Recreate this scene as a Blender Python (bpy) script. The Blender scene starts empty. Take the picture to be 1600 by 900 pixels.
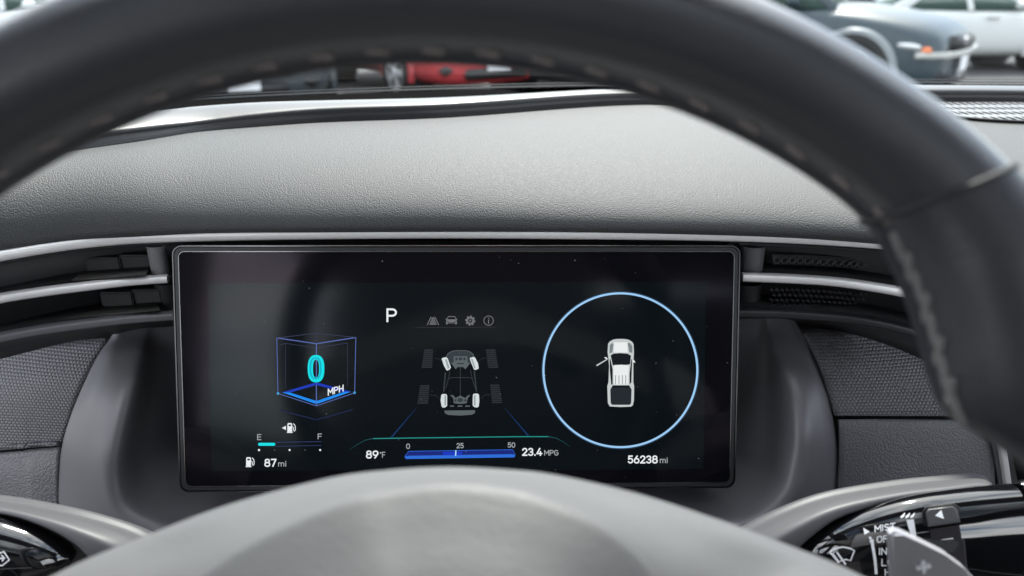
import bpy, bmesh, math, random
from mathutils import Vector, Matrix
from mathutils.bvhtree import BVHTree
R = math.radians
random.seed(7)
sc = bpy.context.scene
col = sc.collection

# ------------------------------------------------------------------ camera, sky, sun, exposure
FPX = 1180.0                      # focal length in pixels of the 1600 px wide photograph
PITCH = R(22)
EXP = 1.6
cam_d = bpy.data.cameras.new('camera'); cam = bpy.data.objects.new('camera', cam_d); col.objects.link(cam)
cam_d.sensor_width = 36; cam_d.lens = 36 * FPX / 1600
cam_d.clip_start = .01; cam_d.clip_end = 500
cam.location = (0, 0, 0); cam.rotation_euler = (R(90) - PITCH, 0, 0)
cam_d.dof.use_dof = True; cam_d.dof.focus_distance = .445; cam_d.dof.aperture_fstop = cam_d.lens / 3.5
sc.camera = cam

SUN_EL, SUN_AZ = R(54), R(8)     # azimuth clockwise from +Y; high, ahead and to the right of the car
w = bpy.data.worlds.new('World'); sc.world = w; w.use_nodes = True
nt = w.node_tree; nt.nodes.clear()
def wn(t, **k):
    n = nt.nodes.new(t)
    for a, b in k.items(): setattr(n, a, b)
    return n
sky = wn('ShaderNodeTexSky', sky_type='NISHITA', sun_disc=False, sun_elevation=SUN_EL, sun_rotation=SUN_AZ, dust_density=2.0)
tc = wn('ShaderNodeTexCoord'); mp = wn('ShaderNodeMapping'); mp.inputs['Scale'].default_value = (1, 1, 2.2)
nz = wn('ShaderNodeTexNoise'); nz.inputs['Scale'].default_value = 2.6; nz.inputs['Detail'].default_value = 7; nz.inputs['Roughness'].default_value = .58
cr_ = wn('ShaderNodeValToRGB'); cr_.color_ramp.elements[0].position = .40; cr_.color_ramp.elements[1].position = .60
mx = wn('ShaderNodeMix', data_type='RGBA'); mx.inputs['B'].default_value = (11, 11.1, 11.3, 1)
bg = wn('ShaderNodeBackground'); bg.inputs['Strength'].default_value = .15
ow = wn('ShaderNodeOutputWorld')
L_ = nt.links.new
L_(tc.outputs['Generated'], mp.inputs['Vector']); L_(mp.outputs['Vector'], nz.inputs['Vector']); L_(nz.outputs['Fac'], cr_.inputs['Fac'])
L_(cr_.outputs['Color'], mx.inputs['Factor']); L_(sky.outputs['Color'], mx.inputs['A']); L_(mx.outputs['Result'], bg.inputs['Color']); L_(bg.outputs['Background'], ow.inputs['Surface'])
sd = bpy.data.lights.new('sun', 'SUN'); sd.energy = 3.2; sd.angle = R(4); sd.color = (1, .96, .9)
sun = bpy.data.objects.new('sun', sd); col.objects.link(sun)
sdir = Vector((math.sin(SUN_AZ) * math.cos(SUN_EL), math.cos(SUN_AZ) * math.cos(SUN_EL), math.sin(SUN_EL)))
sun.rotation_euler = sdir.to_track_quat('Z', 'Y').to_euler()
vs = sc.view_settings; vs.view_transform = 'Standard'; vs.look = 'None'; vs.exposure = EXP; vs.gamma = 1; vs.use_curve_mapping = False
sc.render.engine = 'CYCLES'
sc.cycles.use_denoising = True; sc.cycles.max_bounces = 10; sc.cycles.transparent_max_bounces = 16
sc.cycles.caustics_reflective = False; sc.cycles.caustics_refractive = False; sc.cycles.sample_clamp_indirect = 6

# ------------------------------------------------------------------ helpers
CP, SP = math.cos(PITCH), math.sin(PITCH)
GZ = -1.38                        # ground below the camera
def ray(px, py):                  # direction through a photograph pixel
    a, b = (px - 800) / FPX, (450 - py) / FPX
    return Vector((a, CP + b * SP, -SP + b * CP))
def P(px, py, y):                 # point on that ray at forward distance y
    d = ray(px, py); return d * (y / d.y)
def Pz(px, py, z):                # point on that ray at height z
    d = ray(px, py); return d * (z / d.z)
def lin(c):
    return tuple(((v / 255) / 12.92 if v / 255 <= .04045 else ((v / 255 + .055) / 1.055) ** 2.4) for v in c)

def crs(pts, n):                  # Catmull-Rom resample of a list of Vectors to n points
    pts = [Vector(p) for p in pts]
    if len(pts) == 2: return [pts[0].lerp(pts[1], i / (n - 1)) for i in range(n)]
    out = []
    m = len(pts) - 1
    for i in range(n):
        t = i / (n - 1) * m; k = min(int(t), m - 1); u = t - k
        p1, p2 = pts[k], pts[k + 1]
        p0 = pts[k - 1] if k > 0 else p1 * 2 - p2
        p3 = pts[k + 2] if k + 2 <= m else p2 * 2 - p1
        out.append(.5 * ((2 * p1) + (p2 - p0) * u + (2 * p0 - 5 * p1 + 4 * p2 - p3) * u * u + (3 * p1 - p0 - 3 * p2 + p3) * u ** 3))
    return out
def curve2(pts, x):               # piecewise smooth y(x) through (x, y) points
    if x <= pts[0][0]:
        (a, b), (c, d) = pts[0], pts[1]; return b + (d - b) * (x - a) / (c - a)
    for (a, b), (c, d) in zip(pts, pts[1:]):
        if x <= c: break
    i = pts.index((c, d)); t = (x - a) / (c - a)
    m0 = ((d - pts[i - 2][1]) / (c - pts[i - 2][0])) if i >= 2 else (d - b) / (c - a)
    m1 = ((pts[i + 1][1] - b) / (pts[i + 1][0] - a)) if i + 1 < len(pts) else (d - b) / (c - a)
    h = c - a
    if t > 1: return d + m1 * (x - c)
    return (2 * t ** 3 - 3 * t * t + 1) * b + (t ** 3 - 2 * t * t + t) * h * m0 + (-2 * t ** 3 + 3 * t * t) * d + (t ** 3 - t * t) * h * m1

def link(name, me, mat=None, parent=None, smooth=True):
    o = bpy.data.objects.new(name, me); col.objects.link(o)
    if mat and not me.materials: me.materials.append(mat)
    if smooth:
        for p in me.polygons: p.use_smooth = True
    if parent: o.parent = parent
    return o
def from_bm(name, bm, mat, parent=None, smooth=True, autosmooth=None):
    bmesh.ops.recalc_face_normals(bm, faces=bm.faces)
    me = bpy.data.meshes.new(name); bm.to_mesh(me); bm.free()
    o = link(name, me, mat, parent, smooth)
    if autosmooth is not None: sharp(o, autosmooth)
    return o
def sharp(o, deg):
    me = o.data; bm = bmesh.new(); bm.from_mesh(me)
    for e in bm.edges:
        if len(e.link_faces) == 2 and e.calc_face_angle(0) > R(deg): e.smooth = False
    bm.to_mesh(me); bm.free()
def tag(o, label=None, cat=None, group=None, kind=None):
    if label: o['label'] = label
    if cat: o['category'] = cat
    if group: o['group'] = group
    if kind: o['kind'] = kind
    return o
def empty(name, loc=(0, 0, 0)):
    o = bpy.data.objects.new(name, None); col.objects.link(o); o.location = loc; o.empty_display_size = .02
    return o
def adopt(o, parent):             # parent without moving (parents are never rotated before adoption)
    o.parent = parent; o.matrix_parent_inverse = Matrix.Translation(-Vector(parent.location)); return o

def grid(name, rows, mat, parent=None, nu=None, nv=None, thick=0, closed=False):
    """smooth sheet through rows of points; faces the camera; solidified away from it"""
    if nu: rows = [crs(r, nu) for r in rows]
    if nv:
        cols_ = [crs(c, nv) for c in zip(*rows)]; rows = list(zip(*cols_))
    n = len(rows[0]); v = [tuple(p) for r in rows for p in r]; f = []
    for i in range(len(rows) - 1):
        for j in range(n - 1 + (1 if closed else 0)):
            k = (j + 1) % n
            f.append((i * n + j, i * n + k, (i + 1) * n + k, (i + 1) * n + j))
    me = bpy.data.meshes.new(name); me.from_pydata(v, [], f); me.update()
    if not closed:
        s = sum((p.normal.dot(-Vector(p.center)) * p.area for p in me.polygons))
        if s < 0: me.flip_normals()
    o = link(name, me, mat)
    if thick:
        m = o.modifiers.new('thickness', 'SOLIDIFY'); m.thickness = thick; m.offset = -1
    if parent: adopt(o, parent)
    return o
def sweep(name, path, section, mat, parent=None, up=Vector((0, 0, 1)), caps=True, scale=None):
    """closed section [(a, b)] swept along path; a along the side vector (towards camera), b along up"""
    n, m = len(path), len(section); v = []
    for i, p in enumerate(path):
        t = (path[min(i + 1, n - 1)] - path[max(i - 1, 0)]).normalized()
        s = t.cross(up).normalized(); u = s.cross(t).normalized()
        k = scale(i / (n - 1)) if scale else 1
        for a, b in section: v.append(tuple(p + s * a * k + u * b * k))
    f = [(i * m + j, i * m + (j + 1) % m, (i + 1) * m + (j + 1) % m, (i + 1) * m + j) for i in range(n - 1) for j in range(m)]
    if caps: f += [tuple(range(m))[::-1], tuple(range((n - 1) * m, n * m))]
    bm = bmesh.new(); vs_ = [bm.verts.new(q) for q in v]
    for q in f: bm.faces.new([vs_[i] for i in q])
    o = from_bm(name, bm, mat, None, True, 50)
    if parent: adopt(o, parent)
    return o
def rsec(a0, a1, b0, b1, r, k=4):  # rounded rectangle section
    pts = []
    for cx, cy, s in ((a1 - r, b1 - r, 0), (a0 + r, b1 - r, 90), (a0 + r, b0 + r, 180), (a1 - r, b0 + r, 270)):
        for i in range(k + 1):
            t = R(s + 90 * i / k); pts.append((cx + r * math.cos(t), cy + r * math.sin(t)))
    return pts
def ell(a, b, k=20): return [(a * math.cos(2 * math.pi * i / k), b * math.sin(2 * math.pi * i / k)) for i in range(k)]
def add_box(bm, c, d, rot=None):
    m = Matrix.Translation(Vector(c)) @ (rot.to_4x4() if rot else Matrix()) @ Matrix.Diagonal((*d, 1))
    bmesh.ops.create_cube(bm, size=1, matrix=m)

# ------------------------------------------------------------------ materials
MATS = {}
def pbr(name, c, rough=.5, spec=.5, metal=0, coat=0, bump=None, var=0, sheen=0, ior=None):
    if name in MATS: return MATS[name]
    m = bpy.data.materials.new(name); m.use_nodes = True; t = m.node_tree; b = t.nodes['Principled BSDF']
    b.inputs['Base Color'].default_value = (*c, 1); b.inputs['Roughness'].default_value = rough
    b.inputs['Metallic'].default_value = metal; b.inputs['Specular IOR Level'].default_value = spec
    b.inputs['Coat Weight'].default_value = coat; b.inputs['Coat Roughness'].default_value = .04 if rough < .3 else .28
    b.inputs['Sheen Weight'].default_value = sheen
    if ior: b.inputs['IOR'].default_value = ior
    co = t.nodes.new('ShaderNodeTexCoord')
    if var:
        n = t.nodes.new('ShaderNodeTexNoise'); n.inputs['Scale'].default_value = 22; n.inputs['Detail'].default_value = 6
        t.links.new(co.outputs['Object'], n.inputs['Vector'])
        mr = t.nodes.new('ShaderNodeMapRange'); mr.inputs['To Min'].default_value = max(rough - var, .02); mr.inputs['To Max'].default_value = rough + var
        mr.inputs['From Min'].default_value = .3; mr.inputs['From Max'].default_value = .7
        t.links.new(n.outputs['Fac'], mr.inputs['Value']); t.links.new(mr.outputs['Result'], b.inputs['Roughness'])
    if bump:
        kind, scale, strength, dist = bump
        bp = t.nodes.new('ShaderNodeBump'); bp.inputs['Strength'].default_value = strength; bp.inputs['Distance'].default_value = dist
        if kind == 'leather':
            d = t.nodes.new('ShaderNodeTexNoise'); d.inputs['Scale'].default_value = scale * .7; d.inputs['Detail'].default_value = 2
            t.links.new(co.outputs['Object'], d.inputs['Vector'])
            mxx = t.nodes.new('ShaderNodeMix'); mxx.data_type = 'RGBA'; mxx.inputs['Factor'].default_value = .25 / scale
            t.links.new(co.outputs['Object'], mxx.inputs['A']); t.links.new(d.outputs['Color'], mxx.inputs['B'])
            x = t.nodes.new('ShaderNodeTexVoronoi'); x.feature = 'SMOOTH_F1'; x.inputs['Scale'].default_value = scale; x.inputs['Smoothness'].default_value = .35
            t.links.new(mxx.outputs['Result'], x.inputs['Vector'])
            iv = t.nodes.new('ShaderNodeMath'); iv.operation = 'SUBTRACT'; iv.inputs[0].default_value = 1; t.links.new(x.outputs['Distance'], iv.inputs[1])
            out = iv.outputs[0]
        elif kind == 'weave':
            sp = t.nodes.new('ShaderNodeSeparateXYZ'); cb = t.nodes.new('ShaderNodeCombineXYZ')
            t.links.new(co.outputs['Object'], sp.inputs[0]); t.links.new(sp.outputs['X'], cb.inputs['X']); t.links.new(sp.outputs['Z'], cb.inputs['Y'])
            def mth(op, a, b=None):
                q_ = t.nodes.new('ShaderNodeMath'); q_.operation = op
                for i_, v_ in enumerate((a, b)):
                    if v_ is None: continue
                    if isinstance(v_, (int, float)): q_.inputs[i_].default_value = v_
                    else: t.links.new(v_, q_.inputs[i_])
                return q_.outputs[0]
            # rows of small pillows, every second row shifted by half
            rz = mth('MULTIPLY', sp.outputs['Z'], scale * 1.55); row = mth('FLOOR', rz)
            ux = mth('ADD', mth('MULTIPLY', sp.outputs['X'], scale), mth('MULTIPLY', row, .5))
            out = mth('POWER', mth('MULTIPLY', mth('ABSOLUTE', mth('SINE', mth('MULTIPLY', ux, math.pi))), mth('ABSOLUTE', mth('SINE', mth('MULTIPLY', rz, math.pi)))), .5)
        elif kind == 'dots':
            sp = t.nodes.new('ShaderNodeVectorMath'); sp.operation = 'MULTIPLY'; sp.inputs[1].default_value = (scale, scale * .27, 0)
            t.links.new(co.outputs['Object'], sp.inputs[0])
            x = t.nodes.new('ShaderNodeTexVoronoi'); x.voronoi_dimensions = '2D'; x.inputs['Scale'].default_value = 1; x.inputs['Randomness'].default_value = 0
            t.links.new(sp.outputs[0], x.inputs['Vector'])
            st = t.nodes.new('ShaderNodeMapRange'); st.inputs['From Min'].default_value = .28; st.inputs['From Max'].default_value = .4
            t.links.new(x.outputs['Distance'], st.inputs['Value']); out = st.outputs['Result']
            mc = t.nodes.new('ShaderNodeMix'); mc.data_type = 'RGBA'; mc.inputs['A'].default_value = (.002, .002, .002, 1); mc.inputs['B'].default_value = (*c, 1)
            t.links.new(out, mc.inputs['Factor']); t.links.new(mc.outputs['Result'], b.inputs['Base Color'])
            sm = t.nodes.new('ShaderNodeMath'); sm.operation = 'MULTIPLY'; sm.inputs[1].default_value = spec
            t.links.new(out, sm.inputs[0]); t.links.new(sm.outputs[0], b.inputs['Specular IOR Level'])
        else:
            x = t.nodes.new('ShaderNodeTexNoise'); x.inputs['Scale'].default_value = scale; x.inputs['Detail'].default_value = 4
            t.links.new(co.outputs['Object'], x.inputs['Vector']); out = x.outputs['Fac']
        t.links.new(out, bp.inputs['Height']); t.links.new(bp.outputs['Normal'], b.inputs['Normal'])
    MATS[name] = m; return m
def glow(name, srgb, k=1.0):      # a lit screen element: shows as this colour at the chosen exposure
    if name in MATS: return MATS[name]
    m = bpy.data.materials.new(name); m.use_nodes = True; b = m.node_tree.nodes['Principled BSDF']
    c = lin(srgb); b.inputs['Base Color'].default_value = (.004, .004, .004, 1); b.inputs['Roughness'].default_value = .25; b.inputs['Specular IOR Level'].default_value = .2
    b.inputs['Emission Color'].default_value = (*c, 1); b.inputs['Emission Strength'].default_value = k / 2 ** EXP
    MATS[name] = m; return m

M_pad = pbr('dash_pad_grain', (.041, .0425, .044), .60, .33, bump=('leather', 1250, .65, .0004))
M_soft = pbr('grained_vinyl', (.10, .097, .106), .44, .5, bump=('leather', 800, .6, .0005))
M_weave = pbr('woven_vinyl', (.076, .075, .082), .40, .5, bump=('weave', 400, .65, .0006))
M_plain = pbr('matt_charcoal_plastic', (.11, .107, .116), .42, .5, bump=('noise', 2600, .12, .0002), var=.05)
M_dark = pbr('black_plastic', (.020, .020, .022), .45, .4, bump=('noise', 1500, .15, .0002))
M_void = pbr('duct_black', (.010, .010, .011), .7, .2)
M_ridge = pbr('cowl_plastic', (.026, .027, .029), .40, .5, bump=('leather', 900, .12, .0003))
M_grille = pbr('speaker_mesh', (.10, .10, .105), .45, .5, bump=('dots', 165, .6, .0008))
M_silver = pbr('satin_silver', (.74, .72, .71), .36, .5, metal=.3, bump=('noise', 1800, .05, .0002))
M_lea = pbr('wheel_leather', (.023, .0235, .027), .34, .8, coat=.25, bump=('leather', 900, .25, .0003), var=.06)
M_perf = pbr('wheel_leather_grip', (.024, .024, .028), .40, .55, bump=('leather', 900, .3, .0003))
M_hub = pbr('airbag_vinyl', (.088, .0885, .090), .58, .5, bump=('leather', 700, .2, .0004), var=.03)
M_thr = pbr('taupe_thread', (.17, .145, .135), .8, .2, bump=('noise', 4000, .5, .0003))
M_thr2 = pbr('grey_thread', (.14, .135, .13), .75, .2, bump=('noise', 4000, .5, .0003))
M_piano = pbr('piano_black', (.004, .004, .005), .06, .5, coat=1)
M_print = pbr('white_print', (.78, .78, .80), .5, .3)
M_chromeline = pbr('bright_edge', (.16, .155, .15), .2, .5, metal=1)
M_glassk = pbr('cluster_glass', (.004, .004, .006), .10, .20, var=.02); M_glassk.node_tree.nodes['Principled BSDF'].inputs['Specular Tint'].default_value = (1, .80, .90, 1)
M_dust = pbr('dust', (.26, .25, .24), .9, .1)

def winglass(name, tint, refl_rough=.0, k=1.0):
    m = bpy.data.materials.new(name); m.use_nodes = True; t = m.node_tree; t.nodes.clear()
    a = t.nodes.new('ShaderNodeBsdfTransparent'); a.inputs['Color'].default_value = (*tint, 1)
    g = t.nodes.new('ShaderNodeBsdfGlossy'); g.inputs['Roughness'].default_value = refl_rough
    fr = t.nodes.new('ShaderNodeFresnel'); fr.inputs['IOR'].default_value = 1.45
    ml = t.nodes.new('ShaderNodeMath'); ml.operation = 'MULTIPLY'; ml.inputs[1].default_value = k
    mi = t.nodes.new('ShaderNodeMixShader'); o = t.nodes.new('ShaderNodeOutputMaterial')
    t.links.new(fr.outputs[0], ml.inputs[0]); t.links.new(ml.outputs[0], mi.inputs[0]); t.links.new(a.outputs[0], mi.inputs[1]); t.links.new(g.outputs[0], mi.inputs[2]); t.links.new(mi.outputs[0], o.inputs['Surface'])
    return m
M_wind = winglass('windshield_glass', (.86, .90, .885), 0, .8)

# ------------------------------------------------------------------ ground
def asphalt():
    m = pbr('asphalt', (.05, .05, .052), .85, .3, bump=('noise', 60, .5, .01))
    return m
bm = bmesh.new(); bmesh.ops.create_grid(bm, x_segments=2, y_segments=2, size=220)
g = from_bm('ground', bm, asphalt(), None, False); g.location = (0, 60, GZ); tag(g, kind='structure')

# ------------------------------------------------------------------ cabin shell of the car (roof, doors, rear wall: they shade the dash)
M_liner = pbr('headliner_cloth', (.10, .10, .10), .9, .1)
M_trimd = pbr('door_trim', (.035, .035, .037), .6, .3)
M_seat = pbr('seat_cloth', (.07, .066, .065), .8, .2)
cab = empty('cabin', (0, 0, -.6)); tag(cab, kind='structure')
def cpart(name, mat, *boxes):
    bm = bmesh.new()
    for b in boxes: add_box(bm, *b)
    o = from_bm(name, bm, mat, None, False); adopt(o, cab); return o
XL, XR = -.52, 1.02; XC, XW = (XL + XR) / 2, XR - XL
cpart('roof_lining', M_liner, ((XC, .0, .47), (XW, .16, .03)), ((XC, -1.0, .47), (XW, .36, .03)), ((XL + .10, -.45, .47), (.20, .76, .03)), ((XR - .10, -.45, .47), (.20, .76, .03)))
bm = bmesh.new(); add_box(bm, (XC, -.45, .485), (XW - .38, .76, .004)); SRF = from_bm('added_sunroof_pane', bm, winglass('added_sunroof_glass', (.72, .74, .74), 0, .8), None, False); adopt(SRF, cab)  # unseen sunroof, added to let fill light onto hub and lower panels
cpart('rear_wall', M_trimd, ((XC, -1.75, -.30), (XW, .05, 1.25)), ((XC, -1.72, .42), (XW, .05, .12)))  # unseen wall, raised over the rear window to cut display reflections
cpart('roof_rear', M_liner, ((XC, -1.45, .45), (XW, .6, .03)))
cpart('door', M_trimd, ((XL - .03, -.95, -.55), (.06, 1.4, .74)))   # the driver's door stands open; rear panel lengthened to darken the display's reflection
cpart('door_sill', M_trimd, ((XL - .03, .1, -.88), (.06, 1.3, .12)))
cpart('door', M_trimd, ((XR + .03, -.35, -.55), (.06, 2.6, .74)))
cpart('pillar', M_liner, ((XL, -.42, .14), (.05, .16, .66)))
cpart('pillar', M_liner, ((XR, -.42, .14), (.05, .16, .66)))
cpart('roof_rail', M_liner, ((XL, -.5, .42), (.06, 2.6, .09)))
cpart('roof_rail', M_liner, ((XR, -.5, .42), (.06, 2.6, .09)))
cpart('floor_pan', M_trimd, ((XC, -.4, -.95), (XW, 2.8, .04)))
cpart('seat_back', M_seat, ((-.03, -.62, -.18), (.50, .14, .72), Matrix.Rotation(R(18), 3, 'X')), ((-.03, -.73, .24), (.24, .10, .18), Matrix.Rotation(R(12), 3, 'X')))
cpart('seat_cushion', M_seat, ((-.03, -.30, -.52), (.50, .52, .14)))
# windscreen: raked, gently bowed glass with a black printed border at its foot
wsh = empty('windshield', (0, .86, -.10))
FOOT = [(-400, 215), (0, 176), (150, 165), (300, 156), (500, 146), (700, 139), (950, 133), (1200, 130), (1450, 129), (1700, 131), (2300, 150)]
def foot(px): return curve2(FOOT, px)
wz = -.088
def wtop(p): return Vector((p.x * .86 + .02, p.y - .66, .43))
cols_px = list(range(-350, 2300, 50))
def ws_pt(px, k):                 # k: 0 at the visible foot, 1 at the roof
    a = Pz(px, foot(px), wz); b = wtop(a); return a.lerp(b, k) + Vector((0, .03, .05)) * (4 * k * (1 - k) if k > 0 else 0)
ks = [-.06, 0, .1, .2, .35, .5, .65, .8, .9, 1.0]
pane = grid('pane', [[ws_pt(px, k) for px in cols_px] for k in ks], M_wind, wsh)
M_frit = pbr('black_frit', (.004, .004, .004), .25, .5)
fb = grid('black_border', [[ws_pt(px, k) - Vector((0, .003, .001)) for px in cols_px] for k in (-.06, -.03, 0)], M_frit, wsh)
bm = bmesh.new()
for i in range(900):              # fine printed dots above the border
    px = 180 + i * 1.65
    for rr, rad in ((0, .0011), (1, .0007)):
        k = .0028 + rr * .0036
        p = ws_pt(px + rr * .8, k) - Vector((0, .003, .001))
        bmesh.ops.create_circle(bm, cap_ends=True, segments=6, radius=rad, matrix=Matrix.Translation(p) @ Matrix.Rotation(R(40), 4, 'X'))
fd = from_bm('border_dots', bm, M_frit, None, False); adopt(fd, wsh); fd['kind'] = 'stuff'
cpart('header', M_liner, ((XC, .13, .455), (XW, .14, .06)))
tag(wsh, 'raked windscreen glass with black dotted border above the dashboard', 'windscreen')
for sx, nm in ((-1, 'pillar'), (1, 'pillar')):
    a = ws_pt(-300 if sx < 0 else 2250, 0); b = ws_pt(-300 if sx < 0 else 2250, 1)
    o = sweep(nm, [a.lerp(b, i / 6) for i in range(7)], rsec(-.03, .03, -.04, .04, .015), M_liner); adopt(o, cab)

# ------------------------------------------------------------------ dashboard
dash = empty('dashboard', (0, .45, -.45))
tag(dash, 'charcoal grained dashboard with silver trim lines and air vents around the display', 'dashboard')
ZF, ZB = -.1335, -.0965
FRONT = [(-300, 432), (-100, 405), (0, 389), (100, 374), (200, 366), (330, 361), (500, 359), (700, 358), (900, 359), (1100, 362), (1250, 367), (1385, 376), (1500, 388), (1700, 420), (1900, 460)]
BACK = [(-300, 330), (-100, 277), (0, 255), (120, 236), (230, 220), (300, 208), (400, 199), (500, 192), (700, 184), (950, 166), (1100, 163), (1250, 161), (1450, 160), (1600, 160), (1900, 166)]
RIDGE = [(-300, 290), (-100, 240), (0, 222), (120, 207), (230, 194), (300, 187), (400, 175), (500, 167), (700, 160), (950, 144), (1100, 142), (1250, 141), (1450, 139), (1600, 140), (1900, 145)]
RTOP = [(-300, 270), (-100, 218), (0, 200), (120, 184), (230, 174), (300, 167), (400, 160), (500, 157), (700, 152), (950, 139), (1100, 136), (1250, 134), (1450, 133), (1600, 134), (1900, 138)]
pxs = list(range(-300, 1901, 40))
def pad_rows():
    rows = []
    for k in range(19):
        t = (k / 18) ** 1.7; row = []
        for px in pxs:
            a = Pz(px, curve2(FRONT, px), ZF); b = Pz(px, curve2(BACK, px), ZB)
            # rolls up steeply from the trim, then runs almost level to the back
            h = math.sqrt(1 - (1 - t) ** 2.1)
            q = a.lerp(b, t); q.z = ZF + (ZB - ZF) * h + .0010 * math.sin(math.pi * t)
            row.append(q)
        rows.append(row)
    low = [[p + Vector((0, .004, -.006)) for p in rows[0]]]
    end = [[p + Vector((0, .006, -.010)) for p in rows[-1]]]
    return low + rows + end
grid('top_pad', pad_rows(), M_pad, dash, nu=160, nv=60, thick=.004)
# rolled ridge between pad and windscreen
rr_ = []
for f_, zz, dy in ((BACK, -.122, .004), (BACK, -.113, .006),):
    rr_.append([Pz(px, curve2(BACK, px), ZB) + Vector((0, dy, zz - ZB)) for px in pxs])
mid = [Pz(px, .45 * curve2(BACK, px) + .55 * curve2(RIDGE, px), -.1065) for px in pxs]
rid = [Pz(px, curve2(RIDGE, px), -.1015) for px in pxs]
top = [Pz(px, curve2(RTOP, px), -.0995) for px in pxs]
bk = [p + Vector((0, .10, -.012)) for p in top]
base = [Pz(px, curve2(BACK, px), ZB) for px in pxs]
rows = []
for i, px in enumerate(pxs):
    b0 = base[i]; t0 = top[i]
    # stand the dark face just behind the pad edge and roll it back to the lit crown
    d0 = ray(px, .5 * (curve2(BACK, px) + curve2(RIDGE, px))); d1 = ray(px, curve2(RIDGE, px)); d2 = ray(px, curve2(RTOP, px))
    y0 = b0.y + .006
    c = [b0 + Vector((0, .006, -.012)), b0 + Vector((0, .006, .0)), d0 * ((y0 + .0) / d0.y), d1 * ((y0 + .003) / d1.y), d2 * ((y0 + .030) / d2.y)]
    c.append(c[-1] + Vector((0, .06, -.012)))
    rows.append(c)
grid('cowl_ridge', rows, M_ridge, dash, nu=26)
# speaker grille let into the far right of the pad
gx = list(range(1440, 1901, 20))
GF = [(1440, 176), (1490, 185), (1540, 190), (1600, 193), (1700, 196), (1900, 196)]
def pad_at(px, py):               # a point on the pad surface under a pixel
    return BV_pad.ray_cast(Vector((0, 0, 0)), ray(px, py).normalized())[0]
dg = bpy.context.evaluated_depsgraph_get()
padob = bpy.data.objects['top_pad']
BV_pad = BVHTree.FromObject(padob, dg)
def lift(p, n=.0012): return p + Vector((0, 0, n))
gr_rows = [[lift(pad_at(px, curve2(GF, px) * (1 - k) + 162.5 * k) or Pz(px, curve2(GF, px) * (1 - k) + 162.5 * k, ZB)) for px in gx] for k in (0, .25, .5, .75, 1)]
grid('speaker_grille', gr_rows, M_grille, dash)
sweep('grille_rim', [p + Vector((0, -.0015, .0006)) for p in crs(gr_rows[0], 60)], ell(.0012, .0010, 8), M_dark, dash)

# silver trim lines
TR1 = [(-300, 447), (-100, 418), (0, 400), (100, 384), (200, 374), (330, 369.5), (500, 367), (700, 366), (900, 367.5), (1100, 370), (1250, 375), (1385, 384), (1500, 397), (1700, 432)]
tpx = list(range(-300, 1701, 40))
p1 = [Pz(px, curve2(TR1, px), -.1375) for px in tpx]
sweep('upper_trim_line', crs(p1, 120), rsec(-.006, .0020, -.0025, .0025, .0018), M_silver, dash, scale=lambda t: 1.25 - .35 * min(1, t / .8))
# side vents ------------------------------------------------------------------
def vent(side):
    if side < 0:
        mid_c = [(-300, 520), (-120, 492), (0, 467.5), (60, 458), (130, 449), (200, 441), (262, 436.5)]
        low_c = [(-300, 585), (-120, 553), (0, 525), (60, 514), (130, 504), (200, 496), (272, 490.5)]
        x0, x1 = -300, 262
    else:
        mid_c = [(1160, 434), (1230, 436.5), (1300, 441), (1360, 449), (1430, 462), (1500, 482), (1700, 560)]
        low_c = [(1150, 486), (1230, 488), (1300, 493), (1360, 500), (1430, 516), (1500, 540), (1700, 625)]
        x0, x1 = 1160, 1700
    def path(c, z, xa, xb, n=40): return [Pz(xa + (xb - xa) * i / n, curve2(c, xa + (xb - xa) * i / n), z) for i in range(n + 1)]
    mp_ = path(mid_c, -.1625, x0, x1); lp = path(low_c, -.184, x0 - 0, x1 + (10 if side < 0 else 0)) if side < 0 else path(low_c, -.184, 1150, x1)
    up = path(TR1, -.1375, x0, x1)
    sweep('vent_trim_line', mp_, rsec(-.005, .0020, -.0023, .0023, .0018), M_silver, dash, scale=(lambda t: 1.18 - .25 * t) if side < 0 else (lambda t: 1.0))
    # shelves run forward from each line into the duct; the camera looks down on them
    for nm, pth, dz in (('vent_shelf', mp_, -.0005), ('vent_shelf', lp, -.001)):
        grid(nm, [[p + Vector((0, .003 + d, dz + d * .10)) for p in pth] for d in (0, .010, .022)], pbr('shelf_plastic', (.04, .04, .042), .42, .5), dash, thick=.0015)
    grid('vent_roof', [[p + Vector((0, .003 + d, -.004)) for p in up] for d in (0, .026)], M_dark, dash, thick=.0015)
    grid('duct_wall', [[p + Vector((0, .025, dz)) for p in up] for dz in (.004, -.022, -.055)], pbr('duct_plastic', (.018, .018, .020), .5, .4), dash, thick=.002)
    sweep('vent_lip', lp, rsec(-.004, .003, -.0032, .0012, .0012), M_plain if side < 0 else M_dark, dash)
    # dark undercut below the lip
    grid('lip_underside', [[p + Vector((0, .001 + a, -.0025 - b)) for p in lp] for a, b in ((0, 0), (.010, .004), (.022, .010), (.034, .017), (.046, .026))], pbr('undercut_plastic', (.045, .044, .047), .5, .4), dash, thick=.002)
    return up, mp_, lp
upL, midL, lowL = vent(-1)
upR, midR, lowR = vent(1)
def box_between(name, px0, px1, py0, py1, y0, y1, mat, r=.0008, parent=None, tilt=0):
    a = P(px0, py1, y0); b = P(px1, py0, y0)
    bm = bmesh.new(); add_box(bm, ((a.x + b.x) / 2, (y0 + y1) / 2, (a.z + b.z) / 2), (abs(b.x - a.x), abs(y1 - y0), abs(b.z - a.z)))
    if r: bmesh.ops.bevel(bm, geom=bm.edges[:], offset=r, segments=2, affect='EDGES')
    o = from_bm(name, bm, mat, None, True, 35); adopt(o, parent or dash); return o
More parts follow.
